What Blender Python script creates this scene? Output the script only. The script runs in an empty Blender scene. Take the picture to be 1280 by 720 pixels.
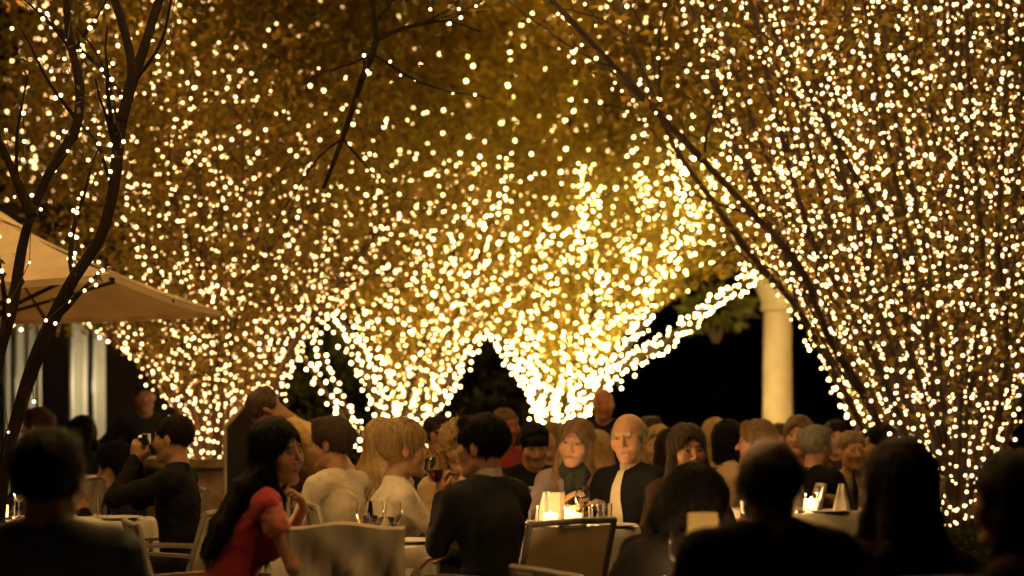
import bpy, math, random, time
import numpy as np
from mathutils import Vector, Matrix, Euler
T0 = time.time()
random.seed(7); rng = np.random.default_rng(7)
S = bpy.context.scene
C = bpy.context.collection
F = 2200.0; HOR = 520.0; CH = 1.33
def at(px, py, Y): return Vector(((px-640)/F*Y, Y, CH-(py-HOR)/F*Y))
def R(d): return math.radians(d)

# ------------------------------------------------------------------ materials
def mat(name, col, rough=.6, metal=0, noise=0, nscale=8, bump=0, bscale=40, trans=0, spec=.5, stretch=None, attr=None, sheen=0, transl=0, emis=None, es=0):
    m = bpy.data.materials.new(name); m.use_nodes = True
    nt = m.node_tree; b = nt.nodes['Principled BSDF']; out = nt.nodes['Material Output']
    b.inputs['Roughness'].default_value = rough; b.inputs['Metallic'].default_value = metal
    b.inputs['Specular IOR Level'].default_value = spec
    b.inputs['Transmission Weight'].default_value = trans
    b.inputs['Sheen Weight'].default_value = sheen
    if emis:
        b.inputs['Emission Color'].default_value = (*emis, 1); b.inputs['Emission Strength'].default_value = es
    src = None
    if attr:
        a = nt.nodes.new('ShaderNodeAttribute'); a.attribute_name = attr; src = a.outputs['Color']
    tc = nt.nodes.new('ShaderNodeTexCoord')
    vec = tc.outputs['Object']
    if stretch:
        mp = nt.nodes.new('ShaderNodeMapping'); mp.inputs['Scale'].default_value = stretch
        nt.links.new(vec, mp.inputs['Vector']); vec = mp.outputs['Vector']
    if noise:
        n = nt.nodes.new('ShaderNodeTexNoise'); n.inputs['Scale'].default_value = nscale; n.inputs['Detail'].default_value = 5
        nt.links.new(vec, n.inputs['Vector'])
        mx = nt.nodes.new('ShaderNodeMixRGB'); mx.blend_type = 'MULTIPLY'; mx.inputs['Fac'].default_value = 1
        rp = nt.nodes.new('ShaderNodeValToRGB')
        lo = 1-noise; hi = 1+noise*.6
        rp.color_ramp.elements[0].color = (lo, lo, lo, 1); rp.color_ramp.elements[1].color = (hi, hi, hi, 1)
        rp.color_ramp.elements[0].position = .3; rp.color_ramp.elements[1].position = .7
        nt.links.new(n.outputs['Fac'], rp.inputs['Fac'])
        if src: nt.links.new(src, mx.inputs['Color1'])
        else: mx.inputs['Color1'].default_value = (*col, 1)
        nt.links.new(rp.outputs['Color'], mx.inputs['Color2']); src = mx.outputs['Color']
    if src: nt.links.new(src, b.inputs['Base Color'])
    else: b.inputs['Base Color'].default_value = (*col, 1)
    if bump:
        n2 = nt.nodes.new('ShaderNodeTexNoise'); n2.inputs['Scale'].default_value = bscale; n2.inputs['Detail'].default_value = 4
        nt.links.new(vec, n2.inputs['Vector'])
        bp = nt.nodes.new('ShaderNodeBump'); bp.inputs['Strength'].default_value = bump; bp.inputs['Distance'].default_value = .01
        nt.links.new(n2.outputs['Fac'], bp.inputs['Height']); nt.links.new(bp.outputs['Normal'], b.inputs['Normal'])
    if transl:
        tr = nt.nodes.new('ShaderNodeBsdfTranslucent')
        if src: nt.links.new(src, tr.inputs['Color'])
        else: tr.inputs['Color'].default_value = (*col, 1)
        ms = nt.nodes.new('ShaderNodeMixShader'); ms.inputs['Fac'].default_value = transl
        nt.links.new(b.outputs[0], ms.inputs[1]); nt.links.new(tr.outputs[0], ms.inputs[2]); nt.links.new(ms.outputs[0], out.inputs['Surface'])
    return m
def emit(name, col, s):
    m = bpy.data.materials.new(name); m.use_nodes = True
    nt = m.node_tree; nt.nodes.clear()
    e = nt.nodes.new('ShaderNodeEmission'); o = nt.nodes.new('ShaderNodeOutputMaterial')
    e.inputs['Color'].default_value = (*col, 1); e.inputs['Strength'].default_value = s
    nt.links.new(e.outputs[0], o.inputs[0]); return m

BULB_S = 19.0
M = dict(
 bulb=emit('bulb_glow', (1.0, .56, .17), BULB_S*1.15),
 bulb_mid=emit('bulb_glow_amber', (1.0, .60, .19), 17),
 bulb_warm=emit('bulb_glow_peach', (1.0, .56, .20), 7),
 bulb_cool=emit('bulb_glow_yellow', (1.0, .64, .19), BULB_S*1.4),
 flame=emit('flame', (1.0, .62, .22), 60),
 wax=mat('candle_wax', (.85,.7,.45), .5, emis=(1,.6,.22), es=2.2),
 barkd=mat('bark_dark', (.014,.009,.006), .95, noise=.4, nscale=6, bump=.6, bscale=30, spec=.15),
 bark=mat('bark', (.045,.027,.016), .85, noise=.5, nscale=6, bump=.8, bscale=30, stretch=(1,1,.3)),
 barkp=mat('bark_pale', (.12,.065,.035), .8, noise=.45, nscale=5, bump=.7, bscale=30, stretch=(1,1,.3)),
 cord=mat('cord_green', (.02,.03,.012), .6),
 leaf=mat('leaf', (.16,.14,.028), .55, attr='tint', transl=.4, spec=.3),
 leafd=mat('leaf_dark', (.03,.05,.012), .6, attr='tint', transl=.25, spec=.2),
 canvas=mat('parasol_canvas', (.93,.79,.57), .85, noise=.12, nscale=5, bump=.15, bscale=300, transl=.5),
 dark=mat('dark_metal', (.02,.017,.014), .45, metal=.4),
 wall=mat('dark_wall', (.018,.015,.012), .8, noise=.3, nscale=3, bump=.2),
 cream=mat('cream_paint', (.92,.85,.66), .6, noise=.14, nscale=4, bump=.12, bscale=25),
 linen=mat('white_linen', (.86,.80,.68), .85, noise=.08, nscale=12, bump=.15, bscale=220, sheen=.2),
 linengrey=mat('grey_linen', (.68,.60,.47), .85, transl=.3, noise=.15, nscale=9, bump=.2, bscale=200, sheen=.2),
 sling=mat('sling_fabric', (.66,.61,.50), .8, transl=.35, noise=.1, nscale=14, bump=.3, bscale=400),
 palesling=mat('pale_sling', (.74,.64,.48), .8, transl=.4, noise=.1, nscale=14, bump=.3, bscale=400),
 chairmetal=mat('chair_frame', (.34,.31,.26), .38, metal=.5),
 glass=mat('glass', (1,1,1), .02, trans=1),
 wine=mat('wine', (.25,.01,.02), .05, trans=.6),
 ceramic=mat('ceramic', (.78,.74,.66), .25),
 bread=mat('bread', (.42,.20,.07), .7, noise=.4, nscale=30, bump=.5, bscale=60),
 basket=mat('basket', (.16,.07,.025), .7, noise=.4, nscale=40, bump=.8, bscale=80),
 paper=mat('paper', (.85,.78,.60), .7, transl=.5, noise=.04),
 stone=mat('stone', (.30,.21,.13), .85, noise=.45, nscale=9, bump=.7, bscale=30),
 paving=mat('paving', (.05,.042,.035), .7, noise=.4, nscale=2.2, bump=.3, bscale=18),
 curtain=mat('curtain', (.66,.62,.48), .9, noise=.12, nscale=1.2, bump=.2, stretch=(6,6,.4)),
 plastic=mat('black_plastic', (.012,.012,.013), .3), chrome=mat('chrome', (.7,.7,.7), .15, metal=1),
)

# ------------------------------------------------------------------ helpers
def link(name, me, m=None, parent=None, smooth=True, loc=None):
    o = bpy.data.objects.new(name, me); C.objects.link(o)
    if m: me.materials.append(m)
    if smooth and me.polygons: me.polygons.foreach_set('use_smooth', np.ones(len(me.polygons), bool))
    if parent: o.parent = parent
    if loc is not None: o.location = loc
    return o
def npmesh(name, V, Fc, k=4):
    me = bpy.data.meshes.new(name)
    V = np.ascontiguousarray(V, np.float32); Fc = np.ascontiguousarray(Fc, np.int32)
    n = len(Fc); me.vertices.add(len(V)); me.vertices.foreach_set('co', V.ravel())
    me.loops.add(n*k); me.loops.foreach_set('vertex_index', Fc.ravel())
    me.polygons.add(n); me.polygons.foreach_set('loop_start', np.arange(n, dtype=np.int32)*k)
    try: me.polygons.foreach_set('loop_total', np.full(n, k, np.int32))
    except Exception: pass
    me.update(calc_edges=True); return me
def setcol(me, cols, name='tint'):
    a = me.color_attributes.new(name, 'FLOAT_COLOR', 'POINT')
    c = np.ones((len(cols), 4), np.float32); c[:, :3] = cols
    a.data.foreach_set('color', c.ravel())
def tag(o, label=None, cat=None, group=None, kind=None):
    if label: o['label'] = label
    if cat: o['category'] = cat
    if group: o['group'] = group
    if kind: o['kind'] = kind
    return o
def empty(name, loc, rz=0, label=None, cat=None, group=None):
    o = bpy.data.objects.new(name, None); C.objects.link(o); o.location = loc; o.rotation_euler = (0,0,rz); o.empty_display_size = .1
    return tag(o, label, cat, group)
def copy_tree(o, parent=None):
    c = o.copy(); C.objects.link(c); c.parent = parent
    for ch in list(o.children): copy_tree(ch, c)
    return c
class MB:
    """collects shapes into one mesh"""
    def __init__(s): s.v = []; s.f = []
    def add(s, V, Fs):
        b = len(s.v); s.v += [tuple(v) for v in V]; s.f += [tuple(i+b for i in f) for f in Fs]
    def box(s, c, d, rz=0, bev=0):
        cx,cy,cz = c; x,y,z = d[0]/2,d[1]/2,d[2]/2
        b = min(bev, x*.9, y*.9, z*.9)
        Rm = Matrix.Rotation(rz, 3, 'Z')
        if b <= 0:
            V = [(-x,-y,-z),(x,-y,-z),(x,y,-z),(-x,y,-z),(-x,-y,z),(x,-y,z),(x,y,z),(-x,y,z)]
            Fs = [(3,2,1,0),(4,5,6,7),(0,1,5,4),(1,2,6,5),(2,3,7,6),(3,0,4,7)]
        else:
            def ring(ix, iy, zz): return [(-ix,-iy+b,zz),(-ix+b,-iy,zz),(ix-b,-iy,zz),(ix,-iy+b,zz),(ix,iy-b,zz),(ix-b,iy,zz),(-ix+b,iy,zz),(-ix,iy-b,zz)]
            V = ring(x-b,y-b,-z)+ring(x,y,-z+b)+ring(x,y,z-b)+ring(x-b,y-b,z)
            Fs = [tuple(range(7,-1,-1)), tuple(range(24,32))]
            for r in range(3):
                for i in range(8): Fs.append((r*8+i, r*8+(i+1)%8, r*8+8+(i+1)%8, r*8+8+i))
        s.add([Rm@Vector(v)+Vector(c) for v in V], Fs)
    def tube(s, pts, rad, n=8, cap=True):
        pts = [Vector(p) for p in pts]; k = len(pts)
        if not hasattr(rad, '__len__'): rad = [rad]*k
        V = []; up = None
        for i,p in enumerate(pts):
            t = (pts[min(i+1,k-1)]-pts[max(i-1,0)])
            t = t.normalized() if t.length > 1e-9 else Vector((0,0,1))
            if up is None:
                up = Vector((0,0,1)) if abs(t.z) < .9 else Vector((1,0,0))
            a = up - t*up.dot(t)
            if a.length < 1e-4: a = t.orthogonal()
            a.normalize(); up = a; b = t.cross(a)
            for j in range(n):
                an = 2*math.pi*j/n; V.append(p+(a*math.cos(an)+b*math.sin(an))*rad[i])
        Fs = [(i*n+j, i*n+(j+1)%n, (i+1)*n+(j+1)%n, (i+1)*n+j) for i in range(k-1) for j in range(n)]
        if cap: Fs += [tuple(range(n-1,-1,-1)), tuple((k-1)*n+j for j in range(n))]
        s.add(V, Fs)
    def lathe(s, prof, n=24, c=(0,0,0), close=False):
        V = []
        for r,z in prof:
            for j in range(n):
                a = 2*math.pi*j/n; V.append((c[0]+r*math.cos(a), c[1]+r*math.sin(a), c[2]+z))
        k = len(prof)
        Fs = [(i*n+j, i*n+(j+1)%n, (i+1)*n+(j+1)%n, (i+1)*n+j) for i in range(k-1) for j in range(n)]
        s.add(V, Fs)
    def grid(s, fn, nu, nv, thick=0):
        V = []; off = 0
        P = [[Vector(fn(i/nu, j/nv)) for j in range(nv+1)] for i in range(nu+1)]
        for i in range(nu+1): V += P[i]
        w = nv+1
        Fs = [(i*w+j, (i+1)*w+j, (i+1)*w+j+1, i*w+j+1) for i in range(nu) for j in range(nv)]
        if thick:
            N = len(V); V2 = []
            for i in range(nu+1):
                for j in range(nv+1):
                    du = P[min(i+1,nu)][j]-P[max(i-1,0)][j]; dv = P[i][min(j+1,nv)]-P[i][max(j-1,0)]
                    nn = du.cross(dv); nn = nn.normalized() if nn.length > 1e-12 else Vector((0,0,1))
                    V2.append(P[i][j]-nn*thick)
            V += V2
            Fs += [tuple(x+N for x in reversed(f)) for f in Fs]
            for i in range(nu):
                a,b = i*w,(i+1)*w; Fs.append((b, a, a+N, b+N)); a,b = i*w+nv,(i+1)*w+nv; Fs.append((a, b, b+N, a+N))
            for j in range(nv):
                a,b = j,j+1; Fs.append((a, b, b+N, a+N)); a,b = nu*w+j,nu*w+j+1; Fs.append((b, a, a+N, b+N))
        s.add(V, Fs)
    def build(s, name, m, parent=None, smooth=True, loc=None):
        me = bpy.data.meshes.new(name); me.from_pydata(s.v, [], s.f); me.update()
        o = link(name, me, m, parent, smooth, loc)
        if smooth:
            try: me.set_sharp_from_angle(angle=R(38))
            except Exception: pass
        return o

# ------------------------------------------------------------------ signed distance figures
class SDF:
    def __init__(s): s.p = []
    def cone(s, a, b, ra, rb, k=.02, op=0): s.p.append(('c', np.array(a, float), np.array(b, float), ra, rb, k, op)); return s
    def ell(s, c, r, Rm=None, k=.02, op=0):
        s.p.append(('e', np.array(c, float), np.array(r, float), None if Rm is None else np.array(Rm, float), None, k, op)); return s
    def bounds(s):
        lo = np.full(3, 1e9); hi = -lo
        for q in s.p:
            if q[6]: continue
            a, b = s.bb(q); lo = np.minimum(lo, a); hi = np.maximum(hi, b)
        return lo-.02, hi+.02
    def bb(s, q):
        if q[0] == 'c':
            m = max(q[3], q[4]); return np.minimum(q[1], q[2])-m, np.maximum(q[1], q[2])+m
        r = q[2] if q[3] is None else np.full(3, q[2].max()); return q[1]-r, q[1]+r
    def mesh(s, h=.01, fine=None, disp=None):
        lo, hi = s.bounds(); ax = []
        for d in range(3):
            xs = [lo[d]]
            while xs[-1] < hi[d]:
                st = h
                if fine:
                    for (fl, fh, fs) in fine:
                        if fl[d] <= xs[-1] <= fh[d]: st = min(st, fs)
                xs.append(xs[-1]+st)
            ax.append(np.array(xs, np.float32))
        X, Y, Z = ax
        D = np.full((len(X), len(Y), len(Z)), .15, np.float32)
        for q in s.p:
            a, b = s.bb(q); k = q[5]; mg = k+.03
            sl = []
            for d in range(3):
                i0 = max(np.searchsorted(ax[d], a[d]-mg)-1, 0); i1 = min(np.searchsorted(ax[d], b[d]+mg)+1, len(ax[d]))
                sl.append(slice(i0, i1))
            if any(x.stop <= x.start for x in sl): continue
            x = X[sl[0]][:, None, None]; y = Y[sl[1]][None, :, None]; z = Z[sl[2]][None, None, :]
            if q[0] == 'c':
                A = q[1]; BA = q[2]-A; L2 = max(float(BA@BA), 1e-9)
                px, py, pz = x-A[0], y-A[1], z-A[2]
                t = np.clip((px*BA[0]+py*BA[1]+pz*BA[2])/L2, 0, 1)
                d = np.sqrt((px-t*BA[0])**2+(py-t*BA[1])**2+(pz-t*BA[2])**2)-(q[3]+t*(q[4]-q[3]))
            else:
                c, r, Rm = q[1], q[2], q[3]
                px, py, pz = x-c[0], y-c[1], z-c[2]
                if Rm is not None:
                    px, py, pz = (Rm[0,0]*px+Rm[1,0]*py+Rm[2,0]*pz, Rm[0,1]*px+Rm[1,1]*py+Rm[2,1]*pz, Rm[0,2]*px+Rm[1,2]*py+Rm[2,2]*pz)
                k0 = np.sqrt((px/r[0])**2+(py/r[1])**2+(pz/r[2])**2)
                k1 = np.sqrt((px/r[0]**2)**2+(py/r[1]**2)**2+(pz/r[2]**2)**2)
                d = k0*(k0-1)/np.maximum(k1, 1e-6)
            E = D[sl[0], sl[1], sl[2]]
            if q[6] == 0:
                hh = np.clip(.5+.5*(E-d)/k, 0, 1); D[sl[0], sl[1], sl[2]] = E*(1-hh)+d*hh-k*hh*(1-hh)
            else:
                d = -d; hh = np.clip(.5-.5*(E-d)/k, 0, 1); D[sl[0], sl[1], sl[2]] = E*(1-hh)+d*hh+k*hh*(1-hh)
        D[0] = D[-1] = .1; D[:, 0] = D[:, -1] = .1; D[:, :, 0] = D[:, :, -1] = .1
        V, Q = nets(D, X, Y, Z)
        return V, Q
def nets(D, X, Y, Z):
    s = D < 0
    cn = [(i,j,k) for i in (0,1) for j in (0,1) for k in (0,1)]
    n0,n1,n2 = D.shape
    cnt = np.zeros((n0-1,n1-1,n2-1), np.int8)
    for i,j,k in cn: cnt += s[i:n0-1+i, j:n1-1+j, k:n2-1+k]
    act = (cnt > 0) & (cnt < 8)
    I = np.argwhere(act); idx = np.full(act.shape, -1, np.int32); idx[act] = np.arange(len(I))
    acc = np.zeros((len(I),3)); num = np.zeros(len(I))
    def P(o): return np.stack([X[I[:,0]+o[0]], Y[I[:,1]+o[1]], Z[I[:,2]+o[2]]], 1)
    for a in cn:
        for d in range(3):
            if a[d]: continue
            b = list(a); b[d] = 1
            da = D[I[:,0]+a[0], I[:,1]+a[1], I[:,2]+a[2]]; db = D[I[:,0]+b[0], I[:,1]+b[1], I[:,2]+b[2]]
            m = (da < 0) != (db < 0)
            t = np.where(m, da/np.where(m, da-db, 1), 0)[:, None]
            acc += np.where(m[:, None], P(a)*(1-t)+P(b)*t, 0); num += m
    V = acc/num[:, None]
    Q = []
    for d in range(3):
        e1, e2 = [(1,2),(2,0),(0,1)][d]
        sl0 = [slice(1,-1)]*3; sl1 = [slice(1,-1)]*3
        sl0[d] = slice(0,-1); sl1[d] = slice(1,None)
        A = s[tuple(sl0)]; B = s[tuple(sl1)]
        off = np.array([1,1,1]); off[d] = 0
        E = np.argwhere(A != B)
        if len(E) == 0: continue
        sgn = A[tuple(E.T)]
        E = E+off
        c = []
        for u,v in ((-1,-1),(0,-1),(0,0),(-1,0)):
            o = np.zeros(3, int); o[e1] = u; o[e2] = v
            q = E+o; c.append(idx[q[:,0], q[:,1], q[:,2]])
        c = np.stack(c, 1); c[~sgn] = c[~sgn][:, ::-1]
        Q.append(c)
    return V, np.concatenate(Q)
def wob(V, sc, seed, amp):
    """smooth pseudo noise displacement field, returns scalar per vertex"""
    r = np.random.default_rng(seed); out = np.zeros(len(V))
    for i in range(7):
        d = r.normal(size=3)*sc*(1+i*.35); w = r.normal(size=3)*sc*.7
        out += np.sin(V@d + 1.5*np.sin(V@w+r.uniform(0,6)) + r.uniform(0,6))/(1+i*.3)
    return out*amp/3
def vnormals(V, Q):
    n = np.cross(V[Q[:,2]]-V[Q[:,0]], V[Q[:,3]]-V[Q[:,1]]); N = np.zeros_like(V)
    for j in range(4): np.add.at(N, Q[:,j], n)
    return N/np.maximum(np.linalg.norm(N, axis=1), 1e-12)[:, None]

HAIRC = dict(black=(.004,.003,.0025), dark=(.016,.009,.006), brown=(.06,.03,.015), auburn=(.12,.045,.02), blond=(.50,.33,.14), sandy=(.26,.16,.07), grey=(.30,.28,.25), silver=(.5,.45,.38), red=(.3,.05,.03))
_hm = {}
def hairmat(c):
    if c not in _hm: _hm[c] = mat('hair_'+c, HAIRC[c], .5, noise=.45, nscale=14, bump=1.0, bscale=34, stretch=(6,6,.45), spec=.5 if max(HAIRC[c]) > .05 else .12)
    return _hm[c]
_cm = {}
def cloth(col, rough=.85, sheen=.25):
    k = (tuple(col), rough)
    if k not in _cm: _cm[k] = mat('cloth_%d' % len(_cm), col, rough, noise=.18, nscale=7, bump=.25, bscale=260, sheen=sheen if max(col) > .15 else 0, spec=.4 if max(col) > .15 else .12)
    return _cm[k]
SKIN = mat('skin', (.5,.3,.2), .5, attr='tint', noise=.12, nscale=18, bump=.08, bscale=90)
SKIN.node_tree.nodes['Principled BSDF'].inputs['Subsurface Weight'].default_value = .25
SKIN.node_tree.nodes['Principled BSDF'].inputs['Subsurface Scale'].default_value = .012
SHOE = cloth((.015,.012,.01), .4)

def ik(s, w, pole, a, b):
    s = np.array(s); w = np.array(w); d = w-s; L = np.linalg.norm(d); L2 = min(L, (a+b)*.985)
    u = d/L; w = s+u*L2
    x = (a*a-b*b+L2*L2)/(2*L2); h = math.sqrt(max(a*a-x*x, 0))
    p = np.array(pole, float); p = p-u*(p@u); p /= max(np.linalg.norm(p), 1e-6)
    return s+u*x+p*h, w
def rotm(yaw=0, pitch=0, roll=0):
    # yaw turns to the right (clockwise from above), pitch bends forward/down, roll tips to the right
    return np.array(Matrix.Rotation(-R(yaw), 3, 'Z') @ Matrix.Rotation(-R(pitch), 3, 'X') @ Matrix.Rotation(R(roll), 3, 'Y'))

NP = 0
def person(px, ptop, Y, yaw, label, group=None, sex='m', lean=6, side=0, hyaw=0, hpitch=0, hroll=0, hair='short', hc='dark',
           skin=(.50,.29,.18), top=(.02,.02,.02), sleeve='long', neck='crew', bottom=(.015,.015,.018), armL=None, armR=None,
           stand=False, h=.011, hs=1.05, collar=None, bulk=1.0, hero=False, sleevecol=None, extra=None, chair=True, chz=1.0, nl=.150, chyaw=None, chdx=0, chsling=None):
    """yaw: 0 faces away from the camera, 90 faces right, 180 faces the camera. hyaw is relative to the body."""
    global NP; NP += 1
    fem = sex == 'f'
    zt = at(px, ptop, Y).z
    hipz = .90 if stand else .53
    Rt = rotm(0, lean, side); Rh = rotm(hyaw, hpitch, hroll)
    headup = .125*hs*(1 if abs(hpitch) < 25 else .95)
    nk = Rt@np.array((0,0,1.)); nkdir = nk*.5+Rh@np.array((0,.12,1.))*.5; nkdir /= np.linalg.norm(nkdir)
    L = (zt-hipz-headup-nl*hs*nkdir[2])/max(Rt[2,2], .3)
    L = min(max(L, .36), .66)
    P = np.array((0,0,hipz)); f = L/.47
    def tp(x, y, z): return P+Rt@np.array((x, y, z*f))
    N = tp(0,-.01,.47); H = N+nkdir*nl*hs+Rh@np.array((0,.012,0))
    sw = (.158 if fem else .182)*bulk
    Sh = {1: tp(sw,0,.418), -1: tp(-sw,0,.418)}
    ua, fa = (.265,.235) if fem else (.29,.26)
    arms = {}
    for sd, spec in ((-1, armL), (1, armR)):
        if spec is None:
            spec = dict(w=(sd*.14,.36,.64)) if not stand else dict(w=(sd*.25,.05,.85))
        pole = spec.get('pole', (sd*.7,-.25,-.8))
        E, W = ik(Sh[sd], spec['w'], pole, ua, fa)
        arms[sd] = (E, W, spec)
    # ---- skin
    b = SDF(); g = .82 if fem else 1.0
    def hd(x, y, z): return H+Rh@(np.array((x, y, z))*hs)
    def torso(q, o):
        q.ell(tp(0,-.01,.0), ((.165 if fem else .16)*bulk+o, .12+o, .12+o), Rt, .04)
        q.ell(tp(0,0,.16), ((.118 if fem else .142)*bulk+o, .095*bulk+o, .13+o), Rt, .05)
        q.ell(tp(0,0,.31), ((.135 if fem else .158)*bulk+o, .103*bulk+o, .15*f+o), Rt, .05)
        q.cone(Sh[-1], Sh[1], .05+o, .05+o, .05)
        for sd in (-1,1): q.cone(tp(0,-.012,.475), tp(sd*sw*.8,-.005,.435), .046+o, .046+o, .035)
        if fem:
            for sd in (-1,1): q.ell(tp(sd*.065,.085,.29), (.058+o,.05+o,.058+o), Rt, .03)
    torso(b, -.006)
    hips = {}
    for sd in (-1,1):
        hp = P+np.array((sd*.09,0,-.02))
        if stand: kn = np.array((sd*.1,.03,.48)); an = np.array((sd*.11,-.02,.09))
        else: kn = np.array((sd*.12,.43,.50)); an = np.array((sd*.12,.44,.09))
        hips[sd] = (hp, kn, an)
        b.cone(hp, kn, .078, .052, .03).cone(kn, an, .05, .034, .02).cone(an+np.array((0,0,-.03)), an+np.array((0,.13,-.055)), .035, .028, .02)
        E, W, sp = arms[sd]
        b.cone(Sh[sd], E, .046*g, .037*g, .03).cone(E, W, .037*g, .025*g, .012)
        # hand
        hdir = (W-E)/np.linalg.norm(W-E)
        if 'dir' in sp: hdir = np.array(sp['dir'], float); hdir /= np.linalg.norm(hdir)
        pn = np.array(sp.get('palm', (0,0,-1)), float); pn = pn-hdir*(pn@hdir); pn /= max(np.linalg.norm(pn), 1e-6)
        sdv = np.cross(hdir, pn)
        Rm = np.stack([sdv, hdir, pn], 1)
        hz = .9 if fem else 1.0
        b.ell(W+hdir*.045*hz, (.036*hz,.05*hz,.016*hz), Rm, .012)
        curl = sp.get('curl', .6)
        for fi, (o, ln) in enumerate(((-.028,.034),(-.0095,.041),(.0095,.038),(.028,.029))):
            p0 = W+hdir*.078*hz+sdv*o*hz; d1 = hdir*math.cos(curl*.7)+pn*math.sin(curl*.7)+sdv*o*3
            p1 = p0+d1*ln*hz; d2 = hdir*math.cos(curl*1.7)+pn*math.sin(curl*1.7); p2 = p1+d2*ln*.95*hz
            b.cone(p0, p1, .0092*hz, .0083*hz, .004).cone(p1, p2, .0083*hz, .007*hz, .003)
        ts = -sd*sp.get('thumb', 1)*(-1)
        t0 = W+hdir*.03*hz+sdv*ts*.028*hz; t1 = t0+(hdir*.6+sdv*ts*.7+pn*.4)*.034*hz; t2 = t1+(hdir*.9+pn*.35)*.03*hz
        b.cone(t0, t1, .013*hz, .0105*hz, .008).cone(t1, t2, .0105*hz, .008*hz, .004)
    nr = .049 if fem else .057
    b.cone(N-nk*.02, hd(0,-.018,-.04), nr+.006, nr, .03)
    b.ell(hd(0,-.015,.035), np.array((.077,.092,.084))*hs, Rh, .02)
    b.ell(hd(0,.028,-.03), np.array((.060,.058,.083))*hs, Rh, .03)
    jw = .044 if fem else .051
    for sd in (-1,1):
        b.cone(hd(sd*jw,.0,-.06), hd(sd*.016,.062,-.098), .019*hs, .016*hs, .022)
        b.ell(hd(sd*.042,.062,-.018), np.array((.027,.024,.030))*hs, Rh, .032)
        b.ell(hd(sd*.0795,-.004,-.002), np.array((.009,.018,.031))*hs, Rh, .006)
    b.ell(hd(0,.072,-.098), np.array((.02,.018,.017))*hs, Rh, .018)
    b.cone(hd(-.033,.077,.033), hd(.033,.077,.033), .0085*hs, .0085*hs, .016)
    for sd in (-1,1): b.ell(hd(sd*.031,.099,.010), np.array((.017,.012,.0115))*hs, Rh, .010, 1)
    for sd in (-1,1): b.ell(hd(sd*.031,.076,.010), np.array((.0125,.012,.011))*hs, Rh, .003)
    b.cone(hd(0,.086,.016), hd(0,.108,-.026), .0075*hs, .0115*hs, .009)
    for sd in (-1,1): b.ell(hd(sd*.0125,.096,-.031), np.array((.0085,.011,.0075))*hs, Rh, .005)
    b.cone(hd(-.019,.0795,-.057), hd(.019,.0795,-.057), .0062*hs, .0062*hs, .008)
    b.cone(hd(-.015,.0785,-.067), hd(.015,.0785,-.067), .0072*hs, .0072*hs, .007)
    fine = []
    if hero:
        m = np.array((.13,.14,.15)); fine.append((H-m, H+m, .0052))
        for sd in (-1,1):
            if arms[sd][2].get('show'): Wc = arms[sd][1]; fine.append((Wc-.12, Wc+.12, .0058))
    V, Q = b.mesh(h, fine)
    q = ((V-H)@Rh)/hs
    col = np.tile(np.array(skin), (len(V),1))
    fr = (q[:,1] > .04) & (np.abs(q[:,0]) < .07) & (np.abs(q[:,2]) < .12)
    def blend(mask, c, a): col[mask] = col[mask]*(1-a)+np.array(c)*a
    blend(fr & (np.abs(np.abs(q[:,0])-.036) < .018) & (np.abs(q[:,2]+.022) < .016), (skin[0]*1.05, skin[1]*.75, skin[2]*.75), .5)
    blend(fr & (q[:,1] > .07) & (np.abs(q[:,0]) < .023*(1-((q[:,2]+.0615)/.013)**2)) & (np.abs(q[:,2]+.0615) < .0085), (skin[0]*(.72 if fem else .85), skin[1]*(.34 if fem else .6), skin[2]*(.38 if fem else .6)), .8)
    blend(fr & (q[:,1] > .07) & (np.abs(q[:,0]) < .019) & (np.abs(q[:,2]+.0615) < .0022), (.10,.03,.02), .5)
    hcol = HAIRC[hc]
    blend(fr & (np.abs(np.abs(q[:,0])-.032) < .019) & (np.abs(q[:,2]-.031-.05*(.034-np.abs(np.abs(q[:,0])-.034))) < .004), hcol, .65)
    blend(fr & (np.abs(np.abs(q[:,0])-.031) < .0135) & (np.abs(q[:,2]-.010) < .0075), (.05,.03,.02), .6)
    blend(fr & (np.abs(np.abs(q[:,0])-.031) < .0115) & (np.abs(q[:,2]-.010) < .0036), (.36,.32,.28), .9)
    blend(fr & (np.abs(np.abs(q[:,0])-.031) < .0050) & (np.abs(q[:,2]-.010) < .0044), (.02,.012,.008), 1)
    if hair == 'bald' or hair == 'balding': pass
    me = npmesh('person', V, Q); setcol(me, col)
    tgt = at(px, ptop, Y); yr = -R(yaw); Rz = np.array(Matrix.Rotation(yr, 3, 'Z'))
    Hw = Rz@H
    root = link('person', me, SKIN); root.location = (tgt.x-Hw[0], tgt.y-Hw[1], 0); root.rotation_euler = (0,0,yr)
    tag(root, label, 'person', group)
    seed = NP*11
    # ---- shirt
    if top is not None:
        c = SDF(); o = .008 if not collar else .014
        torso(c, o)
        for sd in (-1,1):
            E, W, sp = arms[sd]; A = Sh[sd]
            if sleeve == 'long': c.cone(A, E, .052*g+o*.6, .044*g+o*.6, .03).cone(E, W-(W-E)*.03, .044*g+o*.6, .032*g+o*.5, .012)
            elif sleeve == 'short': c.cone(A, A+(E-A)*.55, .053*g+o, .055*g+o, .03)
            elif sleeve == 'cap': c.cone(A, A+(E-A)*.28, .054*g+o*.5, .056*g+o*.5, .02)
        dpt = {'crew':0, 'v':.05, 'scoop':.045, 'open':.09}.get(neck, 0)
        c.ell(N+nk*.055+Rt@np.array((0,.02,0)), (.066+.2*dpt,.075,.062), Rt, .008, 1)
        if dpt: c.cone(N+nk*.01+Rt@np.array((0,.08,0)), N-nk*dpt*1.6+Rt@np.array((0,.13,0)), .035+dpt*.2, .012, .01, 1)
        c.ell(H, np.array((.085,.1,.09))*hs, Rh, .004, 1) if neck != 'hood' else None
        V, Q = c.mesh(h, None)
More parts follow.
